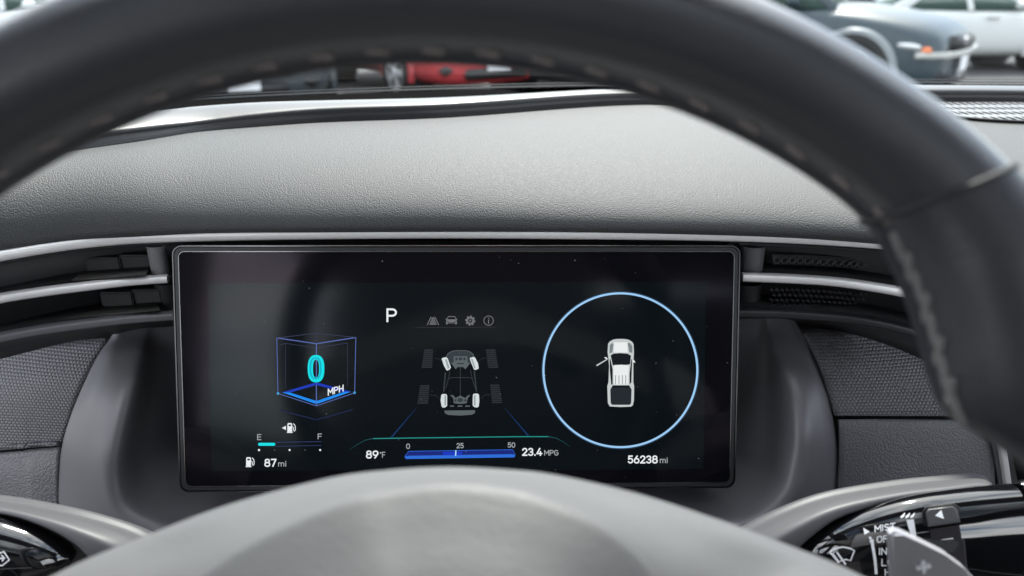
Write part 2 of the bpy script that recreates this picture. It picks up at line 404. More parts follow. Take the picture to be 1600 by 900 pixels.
# movable blades seen in the left duct, upper and lower slot
for a, b, c, d, y in ((131, 185, 403, 427, .427), (187.5, 236, 399, 421, .429), (160, 205, 457, 482, .424), (207.5, 250, 453, 476, .426)):
    box_between('vent_blade', a, b, c, d, y, y + .006, pbr('blade_plastic', (.034, .034, .036), .5, .4))
for pts in (((112, 437), (131, 424), (232, 417), (228, 428)), ((98, 497), (158, 479), (246, 471), (250, 484))):
    ys = (.408, .425, .427, .410)
    q = [P(x, y, z) for (x, y), z in zip(pts, ys)]
    grid('vent_floor_flap', [[q[0], q[3]], [q[1], q[2]]], pbr('dusty_black', (.04, .038, .036), .75, .3, bump=('noise', 900, .3, .0003)), dash, thick=.001)
# rounded end posts of the upper slots
def post(px0, px1, py0, py1, y, name='vent_end_post', mat=M_plain):
    a = P(px0, py0, y); b = P(px1, py1, y); rx = (b.x - a.x) / 2; cx = (a.x + b.x) / 2
    sec = [(cx + rx * math.cos(R(t)), y + rx * .8 * math.sin(R(t))) for t in range(0, 360, 15)]
    grid_rows = [[Vector((x, yy, z)) for x, yy in sec] for z in (a.z, a.z * .5 + b.z * .5, b.z)]
    o = grid(name, grid_rows, mat, dash, closed=True); return o
M_post = pbr('post_plastic', (.17, .165, .17), .5, .4)
post(229, 266, 383, 427, .424, mat=M_post); post(1158, 1190, 383, 428, .432, mat=M_plain)
post(240, 285, 440, 486, .432, mat=M_dark); post(1148, 1185, 441, 486, .438, mat=M_dark)
# perforated diffuser in the right duct: a strip with sixteen holes
def diffuser():
    pts = [(1208 + i * 12.0, 406 + .0 * i + (i / 16) ** 1.8 * 13) for i in range(17)]
    rowa = [P(x, y - 8, .430) for x, y in pts]; rowb = [P(x, y + 8, .430) for x, y in pts]
    st = grid('diffuser_strip', [rowa, rowb], pbr('diffuser_plastic', (.03, .03, .032), .5, .4), dash, thick=.003)
    src = None
    for i, (x, y) in enumerate(pts[:16]):
        c = P(x + 6, y + .6, .4285)
        if src is None:
            bm = bmesh.new(); n = 16
            ro, ri = .00215, .0017
            A = [[bm.verts.new((r_ * math.cos(2 * math.pi * k / n), yy, r_ * math.sin(2 * math.pi * k / n))) for k in range(n)] for r_, yy in ((ro, .001), (ro, -.0006), (ri, -.0006), (ri, .001))]
            for u in range(3):
                for k in range(n): bm.faces.new((A[u][k], A[u][(k + 1) % n], A[u + 1][(k + 1) % n], A[u + 1][k]))
            ring_me = bpy.data.meshes.new('hole_rim'); bm.to_mesh(ring_me); bm.free(); ring_me.materials.append(pbr('hole_rim_plastic', (.045, .045, .048), .4, .5))
            bm = bmesh.new(); bmesh.ops.create_circle(bm, cap_ends=True, segments=16, radius=.0018, matrix=Matrix.Rotation(R(90), 4, 'X')); src = bpy.data.meshes.new('hole'); bm.to_mesh(src); bm.free()
        o = link('hole_rim', ring_me, None); o.location = c; adopt(o, dash)
        h = bpy.data.objects.new('hole', src.copy() if i in (0,) else src); col.objects.link(h)
        if not h.data.materials: h.data.materials.append(M_void)
        h.location = c + Vector((0, .0004, 0)); adopt(h, dash)
diffuser()
# raised studs in the right lower duct
bm = bmesh.new()
for r_ in range(4):
    for i in range(26):
        x = 1205 + i * 8.2 + (r_ % 2) * 4; y = 452 + r_ * 8 + ((x - 1205) / 240) ** 1.9 * 20
        add_box(bm, P(x, y, .428), (.0022, .002, .0012), Matrix.Rotation(R(28), 3, 'Y'))
o = from_bm('duct_studs', bm, M_dark, None, False); adopt(o, dash); o['kind'] = 'stuff'

# dark core behind everything
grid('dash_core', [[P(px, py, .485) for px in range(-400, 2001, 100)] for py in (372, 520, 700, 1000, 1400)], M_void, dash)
# panels left and right of the display
def pgrid(name, rows, mat, thick=.003, nu=24, nv=18):
    return grid(name, [[P(*q) for q in r] for r in rows], mat, dash, nu=nu, nv=nv, thick=thick)
pgrid('woven_panel', [[(-300, 575, .455), (0, 543, .452), (90, 534, .450), (172, 527, .448)],
                      [(-300, 640, .432), (0, 612, .428), (60, 606, .427), (129, 600, .426)],
                      [(-300, 715, .416), (0, 695, .412), (50, 691, .412), (98, 688, .411)],
                      [(-300, 725, .415), (0, 703, .411), (50, 698, .411), (95, 695, .410)]], M_weave)
pgrid('grained_panel', [[(-300, 730, .414), (0, 707.5, .410), (50, 702, .410), (94, 698.5, .409)],
                        [(-300, 780, .405), (0, 757, .402), (50, 752, .401), (91, 750, .401)],
                        [(-300, 870, .396), (0, 850, .393), (50, 850, .392), (93, 850, .392)],
                        [(-300, 1000, .39), (0, 1000, .385), (50, 1000, .385), (100, 1000, .385)]], M_soft)
pgrid('woven_panel', [[(1252, 515, .448), (1330, 515, .450), (1450, 530, .452), (1700, 600, .455)],
                      [(1281, 572, .430), (1360, 572, .431), (1480, 582, .433), (1700, 620, .435)],
                      [(1303, 642, .413), (1380, 642, .414), (1500, 643, .415), (1560, 645, .416)],
                      [(1305, 650, .412), (1380, 650, .413), (1500, 651, .414), (1560, 652, .415)]], M_weave)
pgrid('grained_panel', [[(1309, 655, .411), (1380, 655, .412), (1480, 656, .413), (1545, 658, .416)],
                        [(1312, 662, .408), (1380, 661, .408), (1480, 662, .409), (1549, 664, .413)],
                        [(1312, 720, .400), (1380, 720, .400), (1480, 720, .401), (1553, 720, .405)],
                        [(1306, 800, .392), (1380, 800, .392), (1480, 800, .393), (1557, 800, .397)],
                        [(1296, 900, .388), (1380, 900, .388), (1480, 900, .388), (1562, 900, .392)]], M_soft)
# smooth dished surround of the display: outer edge, face, lip, inner slope, base
SUR = [
 [(200, 478, .456), (215, 477, .455), (236, 476, .455), (254, 476, .458), (300, 476, .462)],
 [(176, 524, .447), (196, 522, .445), (224, 521, .445), (246, 520, .450), (300, 520, .458)],
 [(152, 560, .436), (178, 556, .431), (217, 553, .430), (246, 552, .443), (302, 552, .456)],
 [(122, 625, .420), (153, 617, .412), (204, 610, .409), (242, 606, .430), (306, 604, .450)],
 [(101, 690, .408), (136, 690, .399), (186, 688, .394), (232, 684, .418), (308, 672, .444)],
 [(95, 750, .400), (130, 752, .390), (178, 745, .385), (229, 735, .408), (312, 712, .436)],
 [(97, 805, .394), (135, 812, .383), (187, 793, .377), (236, 772, .398), (322, 735, .428)],
 [(118, 880, .388), (160, 862, .376), (222, 822, .371), (268, 795, .388), (345, 748, .420)],
 [(190, 950, .383), (225, 905, .371), (280, 840, .366), (320, 808, .382), (390, 755, .414)],
 [(420, 990, .380), (430, 930, .368), (450, 850, .363), (470, 815, .379), (490, 758, .410)],
 [(715, 995, .380), (715, 935, .367), (715, 850, .362), (715, 815, .378), (715, 758, .408)],
 [(1010, 990, .380), (1000, 930, .368), (985, 848, .363), (970, 812, .379), (945, 756, .410)],
 [(1215, 950, .383), (1180, 905, .371), (1140, 836, .366), (1108, 800, .382), (1045, 752, .414)],
 [(1290, 880, .388), (1252, 858, .376), (1200, 812, .371), (1158, 786, .388), (1085, 745, .420)],
 [(1301, 790, .394), (1272, 790, .383), (1232, 770, .377), (1186, 752, .398), (1108, 725, .428)],
 [(1306, 735, .400), (1283, 733, .390), (1243, 722, .385), (1196, 708, .408), (1116, 690, .436)],
 [(1304, 680, .407), (1283, 675, .398), (1246, 665, .394), (1196, 655, .420), (1120, 645, .444)],
 [(1292, 617, .420), (1274, 612, .412), (1238, 606, .410), (1192, 602, .432), (1122, 600, .450)],
 [(1272, 562, .436), (1255, 558, .431), (1218, 554, .432), (1185, 553, .444), (1126, 552, .456)],
 [(1249, 516, .447), (1234, 515, .445), (1205, 515, .447), (1182, 515, .452), (1128, 515, .458)],
 [(1225, 474, .456), (1214, 474, .455), (1196, 474, .455), (1178, 474, .458), (1130, 474, .462)]]
srows = []
for r in SUR:
    q = [P(*a) for a in r]
    srows.append([q[0] + Vector((0, .012, 0))] + [q[0] + Vector((0, .001, 0))] + q)
grid('display_surround', srows, M_plain, dash, nu=44, nv=150)
# shelf under the upper trim, behind the display
grid('display_recess', [[P(px, py, y) for px in range(255, 1180, 50)] for py, y in ((376, .436), (379, .452), (420, .466), (560, .468), (760, .466))], M_dark, dash)
# silver upright and black centre panel at the far right
sweep('centre_trim_line', [P(1557, 650, .408), P(1564, 690, .405), P(1571, 735, .402), P(1580, 800, .398)], rsec(-.004, .002, -.0020, .0020, .001), M_silver, dash, up=Vector((1, 0, 0)))
sweep('centre_dark_edge', [P(1551, 650, .410), P(1556, 690, .407), P(1562, 735, .404), P(1571, 800, .400)], rsec(-.004, .001, -.0022, .0022, .001), M_plain, dash, up=Vector((1, 0, 0)))
grid('centre_panel', [[P(1568, 640, .409), P(1700, 640, .409)], [P(1574, 720, .405), P(1700, 720, .405)], [P(1586, 900, .398), P(1700, 900, .398)]], M_piano, dash, thick=.004)

# ------------------------------------------------------------------ instrument display
SC_C = Vector((-.0309, .3943, -.2108)); SW, SH = .330, .1454
def rotm(a, b, g): return Matrix.Rotation(b, 3, 'Z') @ Matrix.Rotation(a, 3, 'X') @ Matrix.Rotation(g, 3, 'Y')
SC_R = rotm(-.3113, .0269, .0089); SN = SC_R @ Vector((0, -1, 0))
disp = empty('instrument_display', SC_C - SN * .01 + SC_R @ Vector((0, 0, -SH / 2)))
tag(disp, 'wide rectangular lit instrument display in a thin bright frame behind the steering wheel', 'instrument display')
def S(px, py, off=0.0):           # the point of the display plane seen at a pixel
    d = ray(px, py); n = SN; p0 = SC_C + SN * off; return d * (p0.dot(n) / d.dot(n))
def SL(u, v, off=0.0): return SC_C + SC_R @ Vector((u, -off, v))
def rrect(w_, h_, r, k=8):
    return rsec(-w_ / 2, w_ / 2, -h_ / 2, h_ / 2, r, k)
def ring(name, w_, h_, r, t, z0, z1, mat):
    a = rrect(w_, h_, r); b = rrect(w_ - 2 * t, h_ - 2 * t, max(r - t, .0005)); n = len(a)
    loops = [[SL(*p, z0) for p in a], [SL(*p, z1 - .0003) for p in a], [SL(p[0] * .9 + q[0] * .1, p[1] * .9 + q[1] * .1, z1) for p, q in zip(a, b)],
             [SL(p[0] * .1 + q[0] * .9, p[1] * .1 + q[1] * .9, z1) for p, q in zip(a, b)], [SL(*p, z1 - .0003) for p in b], [SL(*p, z0) for p in b]]
    bm = bmesh.new(); V = [[bm.verts.new(p) for p in l] for l in loops]
    for i in range(len(V)):
        A, B = V[i], V[(i + 1) % len(V)]
        for k in range(n): bm.faces.new((A[k], A[(k + 1) % n], B[(k + 1) % n], B[k]))
    return adopt(from_bm(name, bm, mat, None, True, 40), disp)
def plate(name, w_, h_, r, z0, z1, mat, cu=0, cv=0, parent=None):
    a = rrect(w_, h_, r); bm = bmesh.new()
    A = [bm.verts.new(SL(p[0] + cu, p[1] + cv, z0)) for p in a]; B = [bm.verts.new(SL(p[0] + cu, p[1] + cv, z1)) for p in a]
    bm.faces.new(A); bm.faces.new(B); n = len(a)
    for k in range(n): bm.faces.new((A[k], A[(k + 1) % n], B[(k + 1) % n], B[k]))
    return adopt(from_bm(name, bm, mat, None, True, 40), parent or disp)
plate('housing', SW - .001, SH - .001, .0065, -.022, -.002, M_dark)
ring('outer_edge_line', SW, SH, .0056, .0008, -.004, .0008, M_chromeline)
ring('frame', SW - .0018, SH - .0018, .0050, .0026, -.004, .0004, M_dark)
ring('inner_edge_line', SW - .0066, SH - .0066, .0038, .0005, -.004, .0006, pbr('thin_bright_edge', (.30, .29, .28), .2, .5, metal=1))
plate('cover_glass', SW - .0078, SH - .0078, .0034, -.002, .0, M_glassk)
# lit LCD area
def lcd():
    m = bpy.data.materials.new('lcd_backlight'); m.use_nodes = True; b = m.node_tree.nodes['Principled BSDF']
    b.inputs['Base Color'].default_value = (.003, .004, .005, 1); b.inputs['Roughness'].default_value = .11; b.inputs['Specular IOR Level'].default_value = .20
    b.inputs['Emission Color'].default_value = (*lin((4, 8, 12)), 1); b.inputs['Emission Strength'].default_value = 1 / 2 ** EXP
    return m
q = [S(325.5, 442), S(1103, 440), S(1099, 733), S(331, 736)]
bm = bmesh.new(); V0 = [bm.verts.new(p + SN * .0001) for p in q]; V1 = [bm.verts.new(p + SN * .0004) for p in q]
bm.faces.new(V0); bm.faces.new(V1)
for k in range(4): bm.faces.new((V0[k], V0[(k + 1) % 4], V1[(k + 1) % 4], V1[k]))
adopt(from_bm('lit_panel', bm, lcd(), None, False), disp)

GOFF = .0007
def gmesh(name, polys, mat, parent, off=GOFF):
    """flat lit shapes on the screen; each polygon in photograph pixels"""
    bm = bmesh.new()
    for pl in polys:
        vv = [bm.verts.new(S(x, y, off)) for x, y in pl]
        try: bm.faces.new(vv)
        except ValueError: pass
    bmesh.ops.triangulate(bm, faces=[f for f in bm.faces if len(f.verts) > 4])
    me = bpy.data.meshes.new(name); bm.to_mesh(me); bm.free()
    o = link(name, me, mat, None, False)
    o.parent = parent; o.matrix_parent_inverse = Matrix.Translation(-WLOC.get(parent.name, Vector((0, 0, 0))))
    return o
WLOC = {disp.name: Vector(disp.location)}
def seg(pts, wd):                 # a polyline as quads with mitred joints
    out = []; n = len(pts); L = []; Rr = []
    for i, (x, y) in enumerate(pts):
        a = pts[max(i - 1, 0)]; b = pts[min(i + 1, n - 1)]
        dx, dy = b[0] - a[0], b[1] - a[1]; l = math.hypot(dx, dy) or 1
        w_ = wd(i / (n - 1)) if callable(wd) else wd
        L.append((x - dy / l * w_ / 2, y + dx / l * w_ / 2)); Rr.append((x + dy / l * w_ / 2, y - dx / l * w_ / 2))
    for i in range(n - 1): out.append([L[i], L[i + 1], Rr[i + 1], Rr[i]])
    return out
def circ(cx, cy, rx, ry=None, n=20, a0=0, a1=360):
    ry = ry or rx; return [(cx + rx * math.cos(R(a0 + (a1 - a0) * i / n)), cy + ry * math.sin(R(a0 + (a1 - a0) * i / n))) for i in range(n + (0 if a1 - a0 == 360 else 1))]
def cring(cx, cy, rx, ry, t, n=96):
    a = circ(cx, cy, rx, ry, n); b = circ(cx, cy, rx - t, ry - t, n)
    return [[a[i], a[(i + 1) % n], b[(i + 1) % n], b[i]] for i in range(n)]
def rr2(x0, y0, x1, y1, r): return [((x0 + x1) / 2 + u, (y0 + y1) / 2 + v) for u, v in rsec(-(x1 - x0) / 2, (x1 - x0) / 2, -(y1 - y0) / 2, (y1 - y0) / 2, r, 4)]
def arc(cx, cy, rx, ry, a0, a1, n=12): return [(cx + rx * math.cos(R(a0 + (a1 - a0) * i / n)), cy + ry * math.sin(R(a0 + (a1 - a0) * i / n))) for i in range(n + 1)]
def sup(cx, cy, rx, ry, p=2.6, n=28):
    return [(cx + rx * math.copysign(abs(math.cos(a)) ** (2 / p), math.cos(a)), cy + ry * math.copysign(abs(math.sin(a)) ** (2 / p), math.sin(a))) for a in [2 * math.pi * i / n for i in range(n + 1)]]
FONT = {  # narrow engineering lettering as centre-line strokes: (advance width, strokes), cap height 1
 '0': (.58, [sup(.29, .5, .29, .5)]), '1': (.3, [[(0, .78), (.24, 1), (.24, 0)]]),
 '2': (.56, [arc(.28, .72, .27, .28, 170, -30) + [(.02, 0), (.56, 0)]]),
 '3': (.56, [arc(.27, .745, .25, .255, 155, -90), arc(.27, .25, .28, .25, 90, -155)]),
 '4': (.62, [[(.36, 1), (0, .25), (.62, .25)], [(.45, .52), (.45, 0)]]),
 '5': (.56, [[(.50, 1), (.08, 1), (.05, .55)] + arc(.27, .32, .29, .32, 128, -150)]),
 '6': (.58, [sup(.29, .31, .29, .31, 2.3), [(.03, .40), (.12, .62), (.36, 1)]]),
 '7': (.54, [[(0, 1), (.54, 1), (.17, 0)]]),
 '8': (.58, [sup(.29, .765, .245, .235, 2.2), sup(.29, .27, .29, .27, 2.3)]),
 '9': (.58, [sup(.29, .69, .29, .31, 2.3), [(.55, .60), (.46, .38), (.22, 0)]]),
 '.': (.08, [[(.04, .0), (.04, .06)]]), '\u00b0': (.22, [sup(.11, .88, .09, .10, 2, 14)]),
 'P': (.58, [[(0, 0), (0, 1), (.32, 1)] + arc(.32, .73, .26, .27, 90, -90) + [(0, .46)]]),
 'M': (.74, [[(0, 0), (0, 1), (.37, .36), (.74, 1), (.74, 0)]]), 'H': (.60, [[(0, 0), (0, 1)], [(.6, 0), (.6, 1)], [(0, .5), (.6, .5)]]),
 'E': (.50, [[(.5, 1), (0, 1), (0, 0), (.5, 0)], [(0, .52), (.44, .52)]]), 'F': (.48, [[(.48, 1), (0, 1), (0, 0)], [(0, .5), (.42, .5)]]),
 'G': (.62, [arc(.31, .69, .31, .31, 40, 180) + arc(.31, .31, .31, .31, 180, 360) + [(.62, .48), (.34, .48)]]),
 'm': (.76, [[(0, 0), (0, .7)], [(0, .5)] + arc(.19, .52, .19, .18, 170, 0) + [(.38, 0)], [(.38, .5)] + arc(.57, .52, .19, .18, 170, 0) + [(.76, 0)]]),
 'i': (.06, [[(.03, 0), (.03, .7)], [(.03, .92), (.03, 1)]]), 'I': (.04, [[(.02, 0), (.02, 1)]]),
 'S': (.54, [arc(.27, .745, .26, .255, 35, 250) + arc(.27, .255, .27, .255, 70, -145)]), 'T': (.58, [[(0, 1), (.58, 1)], [(.29, 1), (.29, 0)]]),
 'O': (.62, [sup(.31, .5, .31, .5, 2.5)]), 'N': (.58, [[(0, 0), (0, 1), (.58, 0), (.58, 1)]]), 'L': (.46, [[(0, 1), (0, 0), (.46, 0)]])}
def strokes(body, gap=.24):
    x = 0; out = []
    for c in body:
        wd_, st_ = FONT[c]
        for pl in st_: out.append([(x + a, b) for a, b in pl])
        x += wd_ + gap
    tot = x - gap
    return [[(a / tot, b) for a, b in pl] for pl in out]
def text(name, body, x0, x1, ytop, ybot, mat, parent, t=1.6, fn=None, place=None):
    """lettering fitted to a box in photograph pixels, stroke width t"""
    h = t / 2
    fn = fn or (lambda u, v: (x0 + h + u * (x1 - x0 - t), ybot - h - (ybot - ytop - t) * v))
    V, F = [], []
    for q, pl in enumerate(strokes(body)):
        pts = [fn(*p) for p in pl]; off = q * 6e-6
        # cut at sharp corners so that every limb keeps its width; limbs overlap by half a stroke
        runs = [[pts[0]]]
        for i in range(1, len(pts)):
            runs[-1].append(pts[i])
            if 0 < i < len(pts) - 1:
                a = Vector((pts[i][0] - pts[i - 1][0], pts[i][1] - pts[i - 1][1])); b = Vector((pts[i + 1][0] - pts[i][0], pts[i + 1][1] - pts[i][1]))
                if a.length > 1e-6 and b.length > 1e-6 and a.angle(b) > R(38): runs.append([pts[i]])
        for k_, rn in enumerate(runs):
            if len(rn) < 2: continue
            rn = [Vector(p) for p in rn]
            closed = (rn[0] - rn[-1]).length < 1e-5
            if not closed:
                rn[0] = rn[0] + (rn[0] - rn[1]).normalized() * h * .9; rn[-1] = rn[-1] + (rn[-1] - rn[-2]).normalized() * h * .9
            for quad in seg([tuple(p) for p in rn], t):
                n = len(V)
                for p in quad: V.append(place(*p) if place else S(*p, GOFF + off + k_ * 3e-6))
                F.append((n, n + 1, n + 2, n + 3))
    me = bpy.data.meshes.new(name); me.from_pydata([tuple(p) for p in V], [], F); me.update()
    o = link(name, me, mat, None, False)
    o.parent = parent; o.matrix_parent_inverse = Matrix.Translation(-WLOC.get(parent.name, Vector((0, 0, 0))))
    return o
G_white = glow('lit_white', (236, 240, 244)); G_grey = glow('lit_grey', (165, 168, 172)); G_dim = glow('lit_dim_grey', (112, 114, 118))
G_cyan = glow('lit_cyan', (0, 222, 228)); G_cyan2 = glow('lit_cyan_deep', (0, 176, 200)); G_blue = glow('lit_azure', (22, 138, 240)); G_deep = glow('lit_deep_blue', (20, 52, 178)); G_line = glow('lit_line_blue', (86, 104, 170))
G_linedim = glow('lit_line_dim', (52, 60, 88)); G_ring = glow('lit_ring_blue', (158, 204, 246)); G_teal = glow('lit_teal', (34, 142, 134)); G_tealdim = glow('lit_teal_dim', (22, 74, 76))
G_navy = glow('lit_navy', (22, 36, 120)); G_mid = glow('lit_mid_blue', (44, 108, 214)); G_rail = glow('lit_rail', (16, 48, 92)); G_car = glow('lit_car_grey', (196, 202, 202)); G_carw = glow('lit_car_white', (232, 236, 236)); G_cardk = glow('lit_car_shade', (120, 128, 130))
G_ch = glow('lit_chassis', (88, 96, 100)); G_chd = glow('lit_chassis_dim', (50, 58, 63)); G_black = glow('lit_black', (9, 14, 20)); G_tyre = glow('lit_tyre', (212, 220, 220)); G_tyre2 = glow('lit_tyre_shade', (150, 160, 162)); G_pad = glow('lit_pads', (46, 50, 56))

# --- speed cube
cube = gmesh('speed_cube', seg([(432.5, 528), (494.4, 537), (556, 527.3)], 1.5) + seg([(432.5, 528), (434.3, 614.5)], 1.1) + seg([(556, 527.3), (554.2, 613.5)], 1.1) + seg([(494.4, 537), (494.4, 634)], 1.5) + seg([(434.3, 614.8), (494.4, 634.2), (554.2, 613.8)], 1.1), G_line, disp)
gmesh('faint_edges', seg([(432.5, 528), (494.4, 520.6), (556, 527.3)], .9) + seg([(494.4, 520.6), (494.4, 537)], .8) + seg([(438, 539), (446, 536.5), (494, 543.5), (543, 536)], .7) + seg([(543, 536), (543, 604)], .6) + seg([(446, 536.5), (446, 606)], .5), G_linedim, cube)
gmesh('base_ring_back', [[(441, 613), (494.4, 597.3), (494.4, 601.6), (453, 613.4)], [(494.4, 597.3), (548.5, 612), (537, 612.4), (494.4, 601.6)]], G_deep, cube)
gmesh('base_ring_front', [[(441, 613), (453, 613.4), (491, 625.6), (490.5, 630)], [(548.5, 612), (537, 612.4), (498, 625.6), (498.4, 630)], [(490.5, 630), (491, 625.6), (494.4, 626.3), (498, 625.6), (498.4, 630), (494.4, 630.8)]], G_blue, cube)
gmesh('corner_dot', [circ(434.4, 614.7, 2.1, 2.1, 12)], glow('lit_dot', (60, 160, 214)), cube)
gmesh('corner_dot', [circ(554, 613.6, 2.1, 2.1, 12)], MATS['lit_dot'], cube)
gmesh('cube_reflection', seg([(437, 641), (494.4, 656), (551, 640)], 2.4), glow('lit_reflection', (16, 27, 58)), cube)
def oval0(cx, cy, rx, ry, t, tt, n=64):
    def sq(rx, ry, p=2.5): return [(cx + rx * math.copysign(abs(math.cos(a)) ** (2 / p), math.cos(a)), cy + ry * math.copysign(abs(math.sin(a)) ** (2 / p), math.sin(a))) for a in [2 * math.pi * i / n for i in range(n)]]
    a, b = sq(rx, ry), sq(rx - t, ry - tt); return [[a[i], a[(i + 1) % n], b[(i + 1) % n], b[i]] for i in range(n)]
gmesh('speed_digit', oval0(493.8, 576, 13, 21.3, 8.2, 7.4), G_cyan, disp, GOFF + .0001)
gmesh('speed_digit_core', oval0(493.0, 575.4, 9.4, 17.2, 2.6, 2.2), G_cyan2, disp, GOFF + .0002)
text('speed_unit', 'MPH', 0, 1, 0, 1, G_white, disp, 1.7, fn=lambda u, v: (513 + u * 23, 617.4 - u * 6.4 - v * 9.2))
# --- gear letter and menu icons
text('gear_letter', 'P', 603.8, 620.2, 481.8, 503.4, G_white, disp, 3.0)
ln = gmesh('menu_line', seg([(648, 511.8), (775, 511.2)], .8), G_pad, disp)
gmesh('lane_icon', seg([(673.5, 495), (667.5, 508)], 1.2) + seg([(679.5, 495), (685.5, 508)], 1.2) + [[(674.6 - k * 1.05, 496 + k * 3.1), (678.6 + k * 1.05, 496 + k * 3.1), (679.1 + k * 1.05, 498 + k * 3.1), (674.1 - k * 1.05, 498 + k * 3.1)] for k in range(4)], G_dim, disp)
gmesh('car_icon', seg([(698.5, 498.5), (700.5, 494.6), (710.5, 494.6), (712.5, 498.5)], 1.2) + [[(696, 497.6), (699, 499), (712, 499), (714.8, 497.6), (713.4, 501), (709, 503.4), (702, 503.4), (697.5, 501)], [(696.8, 501.6), (699.6, 503), (699.6, 506.8), (697, 506.8)], [(714, 501.6), (711.4, 503), (711.4, 506.8), (713.8, 506.8)]] + seg([(699.6, 504.6), (711.4, 504.6)], 1.0), G_dim, disp)
gz = []
for k in range(8):
    a = R(k * 45 + 10); ca, sa = math.cos(a), math.sin(a)
    gz.append([(734.8 + ca * 5.2 - sa * 1.7, 501 + sa * 5.2 + ca * 1.7), (734.8 + ca * 8 - sa * 1.2, 501 + sa * 8 + ca * 1.2), (734.8 + ca * 8 + sa * 1.2, 501 + sa * 8 - ca * 1.2), (734.8 + ca * 5.2 + sa * 1.7, 501 + sa * 5.2 - ca * 1.7)])
gmesh('gear_icon', gz + cring(734.8, 501, 6, 6, 2.6, 32) + [circ(734.8, 501, 1.5)], G_dim, disp)
gmesh('info_icon', cring(763.4, 501, 7.9, 7.9, 1.1, 40) + [[(762.7, 499.4), (764.1, 499.4), (764.1, 506), (762.7, 506)], circ(763.4, 497.2, .9, .9, 8)], G_dim, disp)
# --- chassis pictogram
ch = gmesh('chassis_picture', [[(697, 557), (703, 550), (711, 547.8), (728, 547.8), (736, 550), (741, 557), (741.5, 563), (737, 569), (701, 569), (697.5, 563)]], G_chd, disp)
gmesh('chassis_front_edge', seg([(697, 558), (700, 552.5), (706, 549), (712, 547.8), (727, 547.8), (733, 549), (738.5, 552.5), (741, 558)], 1.0), G_ch, ch, GOFF + .0001)
gmesh('front_engine', [[(709, 556.5), (730, 556.5), (730.5, 565), (734, 568), (730, 573.5), (727, 577), (723.5, 573.5), (715, 573.5), (712, 577), (709, 573), (705.5, 568), (709, 565)]], G_ch, ch, GOFF + .0001)
gmesh('engine_lines', [rr2(711.5, 558.5, 715, 563, .6), rr2(717, 558.5, 722, 563, .6), rr2(724, 558.5, 727.5, 563, .6), rr2(714, 567, 725, 569, .5)], G_chd, ch, GOFF + .0002)
gmesh('floor_frame', seg([(719.2, 573), (719.2, 619)], 1.1) + seg([(696, 582), (693.3, 612)], 2.2) + seg([(703, 578), (701, 590), (697, 606)], 1.0) + seg([(741, 580), (744.4, 612)], 2.2) + seg([(735, 578), (737.5, 590), (742, 606)], 1.0) + seg([(700, 592), (706, 590), (733, 590), (739, 592)], 1.0), G_chd, ch, GOFF + .0001)
gmesh('rear_axle', [[(703, 617), (708, 617.5), (712, 622), (719, 618), (727, 622), (731, 617.5), (735, 617), (731, 622), (729, 630), (722, 631), (716, 631), (709, 630), (708, 622)]] + [rr2(703, 633.5, 709.5, 635.5, .6), rr2(715, 633.5, 722.5, 635.5, .6), rr2(727, 633.5, 734, 635.5, .6)], G_ch, ch, GOFF + .0001)
gmesh('axle_gap', [circ(719, 625, 4.5, 3.2, 14), circ(711.5, 625.5, 2, 2, 10), circ(727, 625.5, 2, 2, 10)], G_chd, ch, GOFF + .0002)
gmesh('rear_bumper', [[(694, 641.5), (742.5, 641), (742, 645.5), (737, 648), (720, 649.3), (701, 648.4), (695.5, 646)]], G_ch, ch, GOFF + .0001)
for a, b in (([(690, 560.5), (692, 559), (697, 558), (699.5, 560), (704.6, 574), (703, 577), (699, 579), (697.5, 578.2), (693.5, 571)], [(695.5, 562), (698, 561), (702.5, 574.5), (699.5, 576.5)]),
             ([(734, 559.5), (740, 557.5), (742.5, 559), (747, 568), (748, 575.5), (746, 577), (742, 578), (740.5, 577), (735.5, 565)], [(736, 561), (738, 560), (743, 575), (741, 576)]),
             ([(689.5, 617), (692, 615.5), (697, 615.8), (698.6, 618), (698.6, 634), (696, 636.4), (692, 637), (690, 635), (688.4, 626)], [(694.5, 617.5), (697, 618), (697, 633), (694.5, 634)]),
             ([(739, 616.5), (741, 615), (746.5, 615), (748.4, 617), (749, 626), (748, 635), (745.5, 636.8), (741, 636), (738.6, 633.5), (738.6, 625)], [(740.5, 617.5), (743, 617.5), (743, 634), (740.5, 633)])):
    t = gmesh('tyre_picture', [a], G_tyre, ch, GOFF + .0002)
    gmesh('tyre_shade', [b], G_tyre2, t, GOFF + .0003)
def pads(x0, x1, x2, x3, y0, y1):  # (top-left, top-right, bottom-left, bottom-right)
    o = []
    for k in range(9):
        a = k / 9; b = (k + .62) / 9; ya, yb = y0 + (y1 - y0) * a, y0 + (y1 - y0) * b
        o.append([(x0 + (x2 - x0) * a, ya), (x1 + (x3 - x1) * a, ya), (x1 + (x3 - x1) * b, yb), (x0 + (x2 - x0) * b, yb)])
    return o
for args, ld in (((663, 677, 658.5, 675, 546, 576), [(679, 560), (684, 560), (689, 564)]), ((759, 774, 763, 779, 546, 576), [(759, 559.5), (753, 560), (748, 565)]), ((656.5, 671, 652, 669, 602, 632), [(671, 617.5), (681, 617.5), (687, 623)]), ((766, 780, 769, 785, 601, 631), [(766, 617), (757, 617), (751, 623)])):
    gmesh('tyre_gauge', pads(*args), G_pad, ch); gmesh('tyre_gauge_lead', seg(ld, .8), G_pad, ch)
